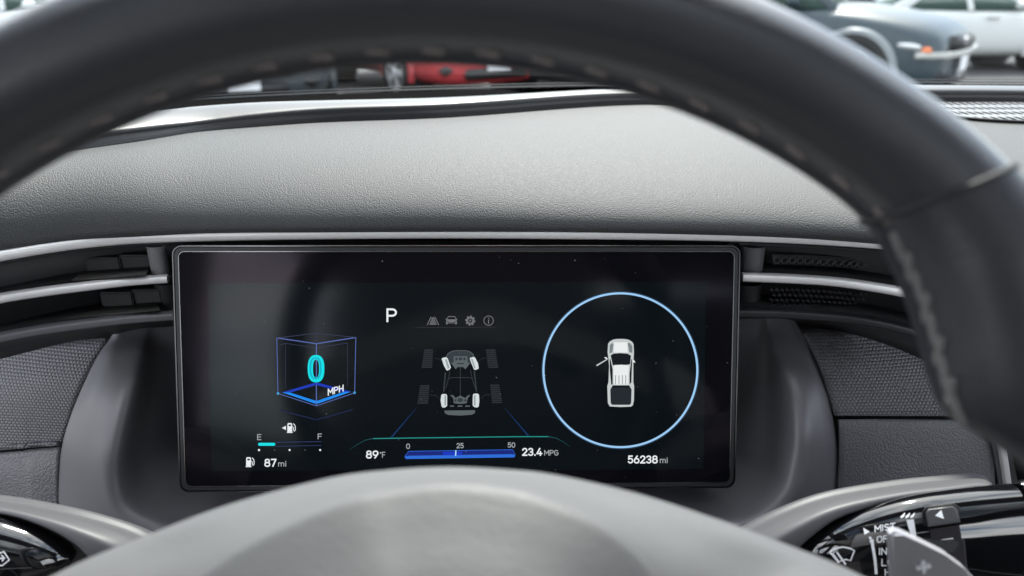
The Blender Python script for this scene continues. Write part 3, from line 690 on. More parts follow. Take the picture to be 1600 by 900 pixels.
# --- rails and green line
gmesh('lane_rail', seg([(611, 684), (652, 636)], lambda t: 2.6 - 2.2 * t), G_rail, disp)
gmesh('lane_rail', seg([(826, 681.5), (789, 638)], lambda t: 2.6 - 2.2 * t), G_rail, disp)
gl = gmesh('green_line', seg([(583, 685.3), (640, 684.4), (719, 683.4), (800, 682.4), (857, 682.2)], 1.5), G_teal, disp)
gmesh('green_line_end', seg([(547, 702), (560, 693.5), (571, 687.5), (583, 685.3)], lambda t: .5 + t), G_tealdim, gl)
gmesh('green_line_end', seg([(857, 682.2), (869, 684.5), (880, 690.5), (890, 697.5)], lambda t: 1.5 - t), G_tealdim, gl)
# --- temperature, economy bar
text('temperature_digits', '89', 571.8, 591.4, 703.9, 716.5, G_white, disp, 2.1)
text('temperature_unit', '\u00b0F', 593.2, 602, 706, 715.3, G_grey, disp, 1.2)
for s_, a, b, c in (('0', 634.6, 640.6, 693.2), ('25', 713.2, 724.6, 692.2), ('50', 793.2, 805, 691.2)): text('scale_number', s_, a, b, c, c + 8.2, G_grey, disp, 1.25)
eb = gmesh('economy_bar', [[(638.3, 705.2), (801.3, 702.6), (805, 711), (632.2, 713.6)]], G_navy, disp)
gmesh('bar_front', [[(632.2, 713.6), (638, 712.2), (800, 709.6), (805, 711), (804, 714.6), (634.2, 717.2)]], G_mid, eb, GOFF + .0001)
gmesh('bar_outline', seg([(632.2, 713.6), (638.3, 705.2), (801.3, 702.6), (805, 711)], .8), G_mid, eb, GOFF + .0002)
gmesh('bar_glow', [[(692, 706), (722, 705.6), (722, 711.3), (692, 711.7)]], glow('lit_bar_glow', (26, 54, 190)), eb, GOFF + .0001)
gmesh('bar_pointer', [[(711.4, 703.4), (713.2, 703.4), (712.8, 712.2), (711, 712.2)]], glow('lit_pointer', (176, 226, 250)), eb, GOFF + .0003)
text('economy_digits', '23.4', 815.6, 847.4, 699.8, 712.3, G_white, disp, 2.1)
text('economy_unit', 'MPG', 850.3, 872.6, 703.2, 711.8, G_grey, disp, 1.25)
# --- fuel gauge
fg = gmesh('fuel_gauge', [[(x, y) for x, y in rr2(403.3, 691.9, 430, 696.5, 2.2)]], G_cyan, disp)
gmesh('gauge_line', seg([(430, 691), (502.5, 690)], 1.0) + seg([(430, 697.3), (502.5, 696)], .8), glow('lit_gauge_line', (48, 58, 104)), fg)
for x, r_ in ((404.7, 1.7), (428.8, .8), (452.5, 1.6), (476.6, .8), (500.2, 1.6)): gmesh('gauge_dot', [circ(x, 703.2, r_, r_, 10)], G_white if r_ > 1 else G_dim, fg)
text('gauge_letter', 'E', 401.8, 408.4, 678.3, 687.6, G_grey, disp, 1.3); text('gauge_letter', 'F', 496.4, 503, 677.3, 686.4, G_grey, disp, 1.3)
def pump(x, y):
    return [[(x, y + 2), (x + 1, y), (x + 6.5, y), (x + 7.5, y + 2), (x + 7.5, y + 13.4), (x, y + 13.4)], [(x - .6, y + 13.6), (x + 8.1, y + 13.6), (x + 8.1, y + 15.4), (x - .6, y + 15.4)]] + seg([(x + 9, y + .8), (x + 11.6, y + 3.2), (x + 12.4, y + 6), (x + 12.4, y + 11), (x + 11, y + 13), (x + 9.7, y + 11), (x + 9.4, y + 7), (x + 7.6, y + 5.8)], 1.2)
for x, y in ((449, 661), (384.6, 714.4)):
    pm = gmesh('pump_icon', pump(x, y), G_white, disp); gmesh('pump_window', [rr2(x + 1.8, y + 2.2, x + 5.8, y + 5, .8)], G_black, pm, GOFF + .0002)
gmesh('filler_arrow', [[(440.4, 668.6), (446.8, 665.2), (446.8, 672)]], G_white, disp)
text('range_digits', '87', 413, 432, 716.8, 729.5, G_white, disp, 2.1); text('range_unit', 'mi', 434.6, 447.4, 720.2, 729, G_grey, disp, 1.25)
# --- door warning circle with the truck seen from above
rg = gmesh('blue_circle', cring(969.4, 578.5, 121.8, 121.8, 3.2, 160), G_ring, disp)
gmesh('circle_halo', cring(969.4, 578.5, 123.4, 123.4, 1.0, 160), glow('lit_halo', (40, 62, 84)), rg)
def z8(x, y): return (910 + x / 6.43, 510 + y / 6.43)
def z(pl): return [z8(*p) for p in pl]
tk = gmesh('truck_picture', [z([(258, 175), (275, 152), (310, 132), (350, 126), (420, 126), (465, 134), (500, 155), (514, 180), (518, 260), (514, 330), (512, 400), (512, 560), (520, 600), (518, 740), (508, 790), (490, 806), (380, 810), (275, 804), (256, 770), (250, 600), (262, 560), (268, 400), (262, 330), (253, 260)])], G_car, disp)
gmesh('bonnet_ribs', [z([(318, 160), (450, 160), (455, 262), (315, 262)])] , G_carw, tk, GOFF + .0001)
gmesh('bonnet_shade', [z([(275, 190), (300, 165), (312, 180), (300, 262), (272, 270)]), z([(455, 165), (480, 168), (502, 200), (502, 265), (472, 262)])], G_cardk, tk, GOFF + .0001)
gmesh('truck_windscreen', [z([(284, 292), (310, 274), (380, 268), (455, 274), (488, 294), (480, 380), (440, 386), (330, 386), (305, 392)])], G_black, tk, GOFF + .0002)
gmesh('side_gap', [z([(274, 330), (282, 330), (304, 430), (304, 585), (290, 585), (276, 440)]), z([(492, 330), (500, 330), (492, 560), (474, 585), (474, 470)])], G_black, tk, GOFF + .0002)
gmesh('truck_roof', [z([(310, 396), (390, 384), (466, 396), (460, 586), (318, 586)])], G_carw, tk, GOFF + .0003)
gmesh('roof_ribs', [z([(330 + k * 34, 490), (337 + k * 34, 490), (337 + k * 34, 584), (330 + k * 34, 584)]) for k in range(4)], G_cardk, tk, GOFF + .0004)
gmesh('cargo_bed', [z([(305, 592), (470, 592), (494, 635), (490, 770), (475, 788), (300, 788), (284, 770), (280, 635)])], glow('lit_bed', (32, 38, 44)), tk, GOFF + .0003)
gmesh('bed_front', [z([(305, 592), (470, 592), (480, 615), (294, 615)])], G_black, tk, GOFF + .0004)
gmesh('mirror', [z([(218, 312), (232, 308), (252, 318), (252, 330), (236, 326)]), z([(505, 335), (520, 340), (534, 364), (524, 364), (503, 350)])], G_carw, tk, GOFF + .0002)
gmesh('open_door', [z([(138, 388), (240, 330), (250, 326), (252, 334), (146, 400)])], G_car, tk, GOFF + .0002)
text('odometer_digits', '56238', 980.8, 1027.8, 711.6, 724.2, G_white, disp, 2.1); text('odometer_unit', 'mi', 1031, 1043.4, 714.6, 723.6, G_grey, disp, 1.25)
# specks of dust on the glass
bm = bmesh.new()
rs = random.Random(3)
for i in range(46):
    x, y = rs.uniform(285, 1140), rs.uniform(395, 760); r_ = rs.choice((.4, .5, .6, .8)) * .00034
    p = S(x, y, .0012); bmesh.ops.create_circle(bm, cap_ends=True, segments=6, radius=r_, matrix=Matrix.Translation(p) @ SC_R.to_4x4() @ Matrix.Rotation(R(90), 4, 'X') @ Matrix.Rotation(rs.uniform(0, 3), 4, 'Z') @ Matrix.Diagonal((1, rs.uniform(.5, 1.8), 1, 1)))
ds = adopt(from_bm('dust_specks', bm, M_dust, None, False), disp); ds['kind'] = 'stuff'

# ------------------------------------------------------------------ steering wheel
WC = Vector((-.0171, .1114, -.1664)); WR = rotm(-R(25), .0669, 0)
whl = empty('steering_wheel', WC)
tag(whl, 'dark leather steering wheel with light stitching and grey airbag hub', 'steering wheel')
def WL(a, d, r, n=0.0):           # wheel coordinates: angle, radius; n towards the driver
    return WC + WR @ Vector((r * math.cos(R(d)), -n, r * math.sin(R(d))))
def WLr(d, r, n=0.0): return WL(0, d, r, n)
OUT = .1952
INN = [(-60, .166), (0, .166), (15, .1625), (24, .158), (29, .1515), (32.5, .1468), (36, .1488), (40, .1540), (44, .1592), (47, .1625), (50, .1650), (56, .1656), (90, .1656), (150, .1656), (240, .1656)]
def inner(d):
    d = d if d <= 240 else d - 360
    return curve2(INN, d)
def rim_sec(d, grow=0.0, k=28):   # cross-section, slightly flattened; skewed near the seam
    sk = 2.5 * max(0, 1 - abs(d - 47.4) / 9)
    out = []
    for i in range(k):
        t = 2 * math.pi * i / k; dd = d - sk * math.cos(t); ri = inner(dd); c = (ri + OUT) / 2
        out.append(WLr(dd, c + ((OUT - ri) / 2 + grow) * math.cos(t), (.0158 + grow + max(0, min(1, (.163 - ri) / .006)) * .0015) * math.sin(t)))
    return out
def rim_part(name, d0, d1, n, mat, grow=0):
    rows = [rim_sec(d0 + (d1 - d0) * i / n, grow) for i in range(n + 1)]
    v = [tuple(p) for r_ in rows for p in r_]; k = len(rows[0])
    f = [(i * k + j, i * k + (j + 1) % k, (i + 1) * k + (j + 1) % k, (i + 1) * k + j) for i in range(n) for j in range(k)] + [tuple(range(k)), tuple(range(n * k, n * k + k))]
    bm = bmesh.new(); vv = [bm.verts.new(q_) for q_ in v]
    for q_ in f: bm.faces.new([vv[i] for i in q_])
    return adopt(from_bm(name, bm, mat, None, True, 60), whl)
rim_part('rim', 47.6, 312, 150, M_lea)
rim_part('grip', -47.2, 47.2, 90, M_perf, .0002)
# seam where the smooth leather meets the grip: a raised welt
welt = []
ri, c_ = inner(47.7), (inner(47.7) + OUT) / 2
wp = []
for i in range(61):
    t = 2 * math.pi * i / 60; dd = 47.4 - 2.5 * math.cos(t); ri = inner(dd); c_ = (ri + OUT) / 2; a = (OUT - ri) / 2 + .0004; b = .0162
    wp.append(WLr(dd, c_ + a * math.cos(t), b * math.sin(t)))
sweep('seam_welt', wp, ell(.0010, .0008, 8), pbr('welt_leather', (.03, .03, .032), .62, .3), whl, up=WR @ Vector((.7, 0, .7)), caps=False)
# stitches round the inner edge, facing the driver
def capsule(l, r_, n=8):
    bm = bmesh.new(); bmesh.ops.create_uvsphere(bm, u_segments=n, v_segments=6, radius=1)
    for v in bm.verts:
        s_ = .45 if v.co.z > 0 else -.45
        v.co = Vector((v.co.x * r_, v.co.y * r_, v.co.z * r_ + s_ * l))
    me = bpy.data.meshes.new('stitch'); bm.to_mesh(me); bm.free()
    for p in me.polygons: p.use_smooth = True
    return me
st_me = capsule(.0042, .0009); st_me.materials.append(M_thr)
st2 = capsule(.0066, .0013); st2.materials.append(M_thr2)
sb = sweep('inner_seam', [WLr(48 + i * 2.2, inner(48 + i * 2.2) + .0008, -.0015) for i in range(121)], ell(.0016, .0016, 8), M_lea, whl, up=WR @ Vector((0, -1, 0)))
def put(me, p, dirv, nrm):
    o = bpy.data.objects.new('stitch', me); col.objects.link(o)
    zax = dirv.normalized(); x = nrm.cross(zax).normalized(); y = zax.cross(x)
    o.matrix_world = Matrix.Translation(p) @ Matrix((x, y, zax)).transposed().to_4x4()
    o.parent = whl; o.matrix_parent_inverse = Matrix.Translation(-Vector(whl.location)); return o
wn_ = WR @ Vector((0, -1, 0))
d = 50.0; k = 0
while d < 140:
    ri = inner(d); c = (ri + OUT) / 2; a = (OUT - ri) / 2 + .0002; th = R(180 - 19)
    p = WLr(d, inner(d) + .0004, .0042)
    tg = (WLr(d + .5, 1) - WLr(d - .5, 1)).normalized(); rd = (WLr(d, 1) - WC).normalized()
    put(st_me, p, tg * .98 + rd * .12, wn_); d += 4.3; k += 1
d = 33.5; k = 0
while d < 48.5:
    p = WLr(d, inner(d) + .0002, .0030)
    tg = (WLr(d + .6, inner(d + .6)) - WLr(d - .6, inner(d - .6))).normalized(); rd = (WLr(d, 1) - WC).normalized()
    put(st2, p, tg * .85 + wn_ * (.5 if k % 2 else .15), rd); d += 1.7; k += 1
# hub: shell with a round padded cover
HUBS = [  # (silhouette), (mid shell), (crease), pad rows ...  each (px, py, y)
 [(-120, 1010, .165), (-90, 1040, .150), (-40, 1120, .13)],
 [(90, 900, .170), (140, 925, .156), (220, 1000, .135)],
 [(215, 848, .173), (262, 868, .160), (305, 905, .142)],
 [(340, 800, .175), (372, 815, .163), (408, 838, .147)],
 [(500, 757, .177), (520, 768, .166), (535, 783, .152)],
 [(600, 743, .178), (612, 752, .168), (622, 764, .155)],
 [(695, 738, .178), (698, 745, .169), (700, 756, .156)],
 [(790, 742, .178), (784, 749, .168), (776, 761, .155)],
 [(870, 751, .177), (858, 762, .166), (846, 777, .152)],
 [(1000, 781, .175), (975, 800, .163), (945, 822, .147)],
 [(1130, 823, .173), (1082, 850, .160), (1022, 890, .142)],
 [(1240, 864, .171), (1180, 905, .157), (1085, 985, .136)],
 [(1340, 905, .169), (1290, 960, .151), (1160, 1120, .13)],
 [(1500, 985, .165), (1450, 1040, .150), (1260, 1260, .12)]]
r_sh = [[], [], [], [], []]
for s_, m_, c_ in HUBS:
    a = P(*s_); r_sh[0].append(a + Vector((0, .030, -.035))); r_sh[1].append(a + Vector((0, .012, -.0075))); r_sh[2].append(a); r_sh[3].append(P(*m_)); r_sh[4].append(P(*c_))
last = [p + Vector((0, .002, -.004)) for p in r_sh[4]]
grid('hub_shell', r_sh + [last], M_hub, whl, nu=120, nv=34, thick=0)
# the pad: a dome inside the crease
cre = crs(r_sh[4], 60)
ctr = P(690, 1180, .108)
rows = [[p + Vector((0, .0025, -.003)) for p in cre]]
for t, lift_ in ((.0, .0), (.03, .0034), (.12, .0050), (.25, .0065), (.42, .0085), (.6, .0095), (.8, .0100), (.97, .0100)):
    rows.append([p.lerp(ctr, t) + Vector((0, -.55, .83)) * (lift_ + (0 if t else .0)) for p in cre])
grid('airbag_cover', rows, M_hub, whl, nv=60)
# shift paddle behind the right spoke
pd = [(1392, 838), (1399, 832.5), (1412, 836), (1440, 849), (1478, 868), (1508, 890), (1540, 925), (1540, 1000), (1400, 1000), (1396, 930)]
yp = .215
bm = bmesh.new()
F_ = [bm.verts.new(P(x, y, yp)) for x, y in pd]; B_ = [bm.verts.new(P(x, y, yp) + Vector((.0, .0035, .0))) for x, y in pd]
bm.faces.new(F_); bm.faces.new(B_)
for i in range(len(pd)): bm.faces.new((F_[i], F_[(i + 1) % len(pd)], B_[(i + 1) % len(pd)], B_[i]))
bmesh.ops.bevel(bm, geom=[e for e in bm.edges if all(v in F_ for v in e.verts)], offset=.0009, segments=3, affect='EDGES')
pdl = adopt(from_bm('shift_paddle', bm, pbr('satin_paddle', (.42, .41, .43), .36, .5, metal=.5), None, True, 40), whl)
bm = bmesh.new(); add_box(bm, P(1443, 886, yp - .0006), (.0050, .0012, .0012), Matrix.Rotation(R(-12), 3, 'Y')); add_box(bm, P(1443, 886, yp - .0005), (.0012, .0010, .0050), Matrix.Rotation(R(-12), 3, 'Y'))
o = from_bm('plus_mark', bm, M_print, None, False); o.parent = pdl; o.matrix_parent_inverse = Matrix()

# ------------------------------------------------------------------ steering column shroud and stalks
shr = empty('column_shroud', P(700, 1000, .30))
tag(shr, 'matt grey steering column shroud with a wing at each stalk', 'column shroud')
M_shr = pbr('shroud_plastic', (.062, .062, .067), .54, .5, bump=('noise', 2600, .1, .0002))
def wing(st):
    rows = []
    for (rx, ry, y), (lx, ly) in st:
        a = P(rx, ry, y); b = P(lx, ly, y - .018)
        m1 = P(rx * .8 + lx * .2, ry * .8 + ly * .2, y - .008); m2 = P(rx * .45 + lx * .55, ry * .45 + ly * .55, y - .016)
        rows.append([a + Vector((0, .03, -.03)), a + Vector((0, .008, -.003)), a, m1, m2, b, b + Vector((0, .006, -.0035))])
    return grid('wing', rows, M_shr, shr, nu=40, nv=40)
def wing_gap(st):
    rows = []
    for (rx, ry, y), (lx, ly) in st:
        b = P(lx, ly, y - .018); rows.append([b + Vector((0, .005, -.0028)), b + Vector((0, .012, -.012)), b + Vector((0, .012, -.045))])
    return grid('wing_recess', rows, M_dark, shr, nu=8, nv=40)
WR_ = [((1120, 862, .300), (1170, 930)), ((1168, 831, .302), (1225, 878)), ((1230, 800, .305), (1268, 838)), ((1300, 776, .309), (1318, 806)), ((1400, 759, .314), (1405, 782)), ((1480, 750.5, .317), (1485, 769)), ((1528, 746.5, .319), (1532, 762)), ((1546, 752, .319), (1550, 762)), ((1557, 768, .319), (1557, 775))]
WL_ = [((-260, 760, .315), (-260, 790)), ((-120, 768, .315), (-120, 788)), ((0, 783, .312), (0, 803)), ((60, 793, .309), (55, 818)), ((130, 808, .305), (105, 842)), ((206, 832, .302), (140, 872)), ((260, 862, .300), (180, 930))]
wing(WR_); wing_gap(WR_[:-2]); wing(WL_); wing_gap(WL_)
grid('column_cover', [[P(x, y + (abs(x - 700) / 480) ** 2 * 0, yy) for x in range(150, 1261, 60)] for y, yy in ((905, .325), (925, .305), (1000, .285), (1200, .26))], M_shr, shr)

def stalk_body(name, st, mat, parent, k=32):
    """st: (px of axis, py top edge, py bottom edge, y, half depth); an elliptical bar"""
    rows = []
    for px, t, b, y, hd in st:
        a, c = P(px, t, y), P(px, b, y); cz = (a.z + c.z) / 2; hz = (a.z - c.z) / 2; cx = (a.x + c.x) / 2
        rows.append([Vector((cx, y - hd * 1.45 * math.cos(q_), cz + hz * math.sin(q_))) for q_ in [2 * math.pi * i / k for i in range(k)]])
    cols_ = [crs(c, 48) for c in zip(*rows)]; rows = [list(r_) for r_ in zip(*cols_)]
    n = len(rows); bm = bmesh.new(); V = [[bm.verts.new(p) for p in r_] for r_ in rows]
    for i in range(n - 1):
        for j in range(k): bm.faces.new((V[i][j], V[i][(j + 1) % k], V[i + 1][(j + 1) % k], V[i + 1][j]))
    bm.faces.new(V[0]); bm.faces.new(V[-1])
    return adopt(from_bm(name, bm, mat, None, True, 60), parent)
ws = empty('wiper_stalk', P(1400, 880, .295))
tag(ws, 'glossy black wiper stalk with white MIST and OFF lettering right of the wheel', 'stalk')
wb = stalk_body('lever', [(1250, 855, 868, .292, .002), (1268, 838, 890, .291, .0055), (1300, 819, 918, .290, .008), (1350, 797, 945, .290, .0100), (1410, 780, 960, .290, .0115), (1480, 769, 972, .291, .0125), (1555, 761, 978, .292, .013)], M_piano, ws)
def knurl():
    st = [(1560, 757, 985, .292, .0135), (1566, 755, 988, .292, .0142), (1600, 752, 990, .293, .0145), (1690, 748, 994, .294, .0145), (1700, 752, 990, .294, .0138)]
    rows = []; k = 72
    for px, t, b, y, hd in st:
        a, c = P(px, t, y), P(px, b, y); cz = (a.z + c.z) / 2; hz = (a.z - c.z) / 2; cx = (a.x + c.x) / 2
        rows.append([Vector((cx, y - hd * (1 + .02 * (i % 2)) * math.cos(2 * math.pi * i / k), cz + hz * (1 + .02 * (i % 2)) * math.sin(2 * math.pi * i / k))) for i in range(k)])
    n = len(rows); bm = bmesh.new(); V = [[bm.verts.new(p) for p in r_] for r_ in rows]
    for i in range(n - 1):
        for j in range(k): bm.faces.new((V[i][j], V[i][(j + 1) % k], V[i + 1][(j + 1) % k], V[i + 1][j]))
    bm.faces.new(V[0]); bm.faces.new(V[-1])
    return adopt(from_bm('end_knob', bm, pbr('knob_black', (.006, .006, .007), .10, .5, coat=.6, bump=('noise', 160, .5, .002)), None, True, 70), ws)
knurl()
bpy.context.view_layer.update()
def bvh(o):
    d_ = bpy.context.evaluated_depsgraph_get(); return BVHTree.FromObject(o, d_)
def on(bv, fallback_y):
    def f(px, py):
        r_ = ray(px, py).normalized(); h, n, _, _ = bv.ray_cast(Vector((0, 0, 0)), r_)
        if h is None: return P(px, py, fallback_y)
        return h - r_ * .0004
    return f
on_w = on(bvh(wb), .281)
def decal(name, polys, place, mat, parent):
    bm = bmesh.new()
    for pl in polys:
        vv = [bm.verts.new(place(x, y)) for x, y in pl]
        bm.faces.new(vv)
    me = bpy.data.meshes.new(name); bm.to_mesh(me); bm.free()
    o = link(name, me, mat, None, False); o.parent = parent; o.matrix_parent_inverse = Matrix.Translation(-Vector(parent.location)); return o
WLOC[ws.name] = Vector(ws.location)
def zz(x, y): return (1240 + x / 4.444, 740 + y / 4.444)
for s_, (x0, y0), (x1, y1), h in (('MIST', (566, 404), (704, 384), 40), ('OFF', (580, 478), (688, 466), 40), ('INT', (596, 562), (690, 556), 42), ('LO', (614, 640), (690, 636), 44), ('HI', (636, 706), (690, 704), 40)):
    text('printed_word', s_, 0, 1, 0, 1, M_print, ws, 1.7, fn=lambda u, v: zz(x0 + (x1 - x0) * u, y0 + (y1 - y0) * u - v * h), place=on_w)
decal('wiper_symbol', [[zz(*p) for p in q_] for q_ in seg([(252, 545), (285, 520), (345, 510), (395, 520), (422, 535), (396, 604), (366, 596), (330, 604), (312, 618), (252, 545)], 10) + seg([(300, 545), (362, 632)], 13) + seg([(270, 552), (316, 615)], 10)], on_w, M_print, ws)
decal('mode_line', [[zz(*p) for p in q_] for q_ in seg([(546, 480), (556, 540), (566, 600), (574, 700)], 20)] + [[zz(*p) for p in circ(542, 468, 15, 15, 14)], [zz(520, 440), zz(536, 436), zz(544, 450), zz(526, 456)], [zz(484, 376), zz(528, 404), zz(492, 424)]], on_w, M_print, ws)
decal('interval_wedge', [[zz(782, 322), zz(834, 318), zz(846, 390), zz(856, 460), zz(836, 462), zz(806, 400)]], on_w, M_print, ws)
for k in range(3):
    x = 740 + k * 34; decal('drop_mark', [[zz(x, 300), zz(x + 30, 274), zz(x + 36, 272), zz(x + 26, 296), zz(x + 8, 310)]], on_w, M_print, ws)
def bumpbox(name, pts, y0, y1, mat, parent, r=.0012):
    bm = bmesh.new(); F = [bm.verts.new(P(x, y, y0)) for x, y in pts]; B = [bm.verts.new(P(x, y, y0) + Vector((0, y1 - y0, 0))) for x, y in pts]
    bm.faces.new(F); bm.faces.new(B); n = len(pts)
    for i in range(n): bm.faces.new((F[i], F[(i + 1) % n], B[(i + 1) % n], B[i]))
    bmesh.ops.bevel(bm, geom=[e for e in bm.edges if all(v in F for v in e.verts)] + [e for e in bm.edges if (e.verts[0] in F) != (e.verts[1] in F)], offset=r, segments=3, affect='EDGES')
    return adopt(from_bm(name, bm, mat, None, True, 50), parent)
def relief(name, pts, h0, h1, mat, parent, r=.0008):
    """a raised pad that follows the lever's surface"""
    F = []; B = []; bm = bmesh.new()
    for x, y in pts:
        p = on_w(x, y); d_ = ray(x, y).normalized(); F.append(bm.verts.new(p - d_ * h1)); B.append(bm.verts.new(p - d_ * h0))
    bm.faces.new(F); bm.faces.new(B); n = len(pts)
    for i in range(n): bm.faces.new((F[i], F[(i + 1) % n], B[(i + 1) % n], B[i]))
    bmesh.ops.bevel(bm, geom=[e for e in bm.edges if all(v in F for v in e.verts)], offset=r, segments=3, affect='EDGES')
    return adopt(from_bm(name, bm, mat, None, True, 50), parent)
relief('slider_slot', [(1441, 800), (1446, 791), (1490, 786), (1500, 792), (1508, 850), (1514, 900), (1452, 910), (1446, 850)], -.002, .0006, M_dark, ws, .0004)
relief('slider_track', [(1453, 827), (1499, 820), (1506, 860), (1509, 902), (1459, 906)], -.001, .0010, pbr('track_plastic', (.030, .026, .030), .3, .5), ws, .0003)
sl = relief('slider', [(1446, 801), (1450, 794), (1488, 789.5), (1496, 795), (1501, 816), (1450, 823)], -.001, .0032, pbr('slider_plastic', (.045, .045, .048), .35, .5), ws)
WLOC[sl.name] = Vector((0, 0, 0))
def flat_y(y): return lambda x, yy: P(x, yy, y)
bm = bmesh.new(); bm.faces.new([bm.verts.new(on_w(*zz(x, y)) - ray(*zz(x, y)).normalized() * .0036) for x, y in ((982, 292), (1026, 252), (1044, 314))])
me = bpy.data.meshes.new('triangle_mark'); bm.to_mesh(me); bm.free(); o = link('triangle_mark', me, M_print, None, False); o.parent = sl
ts = empty('turn_signal_stalk', P(30, 880, .295))
tag(ts, 'glossy black turn signal stalk with white arrow symbol left of the wheel', 'stalk')
tb = stalk_body('lever', [(115, 864, 872, .290, .002), (98, 851, 893, .289, .0055), (72, 838, 915, .288, .008), (38, 824, 935, .288, .0100), (0, 812, 950, .288, .0115), (-80, 795, 962, .289, .0125), (-240, 775, 975, .291, .013)], M_piano, ts)
bpy.context.view_layer.update()
on_t = on(bvh(tb), .279)
decal('arrow_symbol', seg([(-14, 874), (-6, 866), (6, 862), (14.5, 875), (3, 884), (-6, 882), (-14, 874)], 2.2) + seg([(-8, 874), (5, 872)], 2.5) + seg([(2, 867), (7, 872), (3, 877)], 2.2), on_t, M_print, ts)
decal('parting_line', seg([(-60, 889), (0, 889), (50, 887)], .8), on_t, pbr('parting_line_grey', (.10, .10, .09), .4, .5), ts)

# ------------------------------------------------------------------ cars in the lot ahead
M_tyre = pbr('tyre_rubber', (.015, .015, .016), .8, .3); M_rimm = pbr('alloy_wheel', (.66, .66, .67), .3, .5, metal=.3)
M_cglass = pbr('car_glass', (.05, .085, .072), .03, .6); M_lamp = pbr('lamp_glass', (.55, .56, .56), .08, .6, coat=1); M_amber = pbr('amber_lens', (.6, .16, .05), .2, .5)  # green in the car glass colour stands in for reflections on it
M_blk = pbr('car_black_trim', (.012, .012, .013), .4, .4); M_chr = pbr('car_chrome', (.8, .8, .8), .12, .5, metal=1); M_plate = pbr('number_plate', (.7, .7, .72), .4, .4); M_clad = pbr('silver_cladding', (.24, .26, .27), .42, .4)
def paint(name, c, metal=.35): return pbr(name, c, .42, .3, metal=0, coat=.15)
def loft(name, rows, mat, parent, closed_ends=True, sub=1, shade=40):
    bm = bmesh.new(); V = [[bm.verts.new(p) for p in r_] for r_ in rows]; n = len(rows[0])
    for i in range(len(V) - 1):
        for j in range(n): bm.faces.new((V[i][j], V[i][(j + 1) % n], V[i + 1][(j + 1) % n], V[i + 1][j]))
    if closed_ends: bm.faces.new(V[0]); bm.faces.new(V[-1])
    o = from_bm(name, bm, mat, parent, True)
    if sub:
        m = o.modifiers.new('round', 'SUBSURF'); m.levels = sub; m.render_levels = sub
    return o
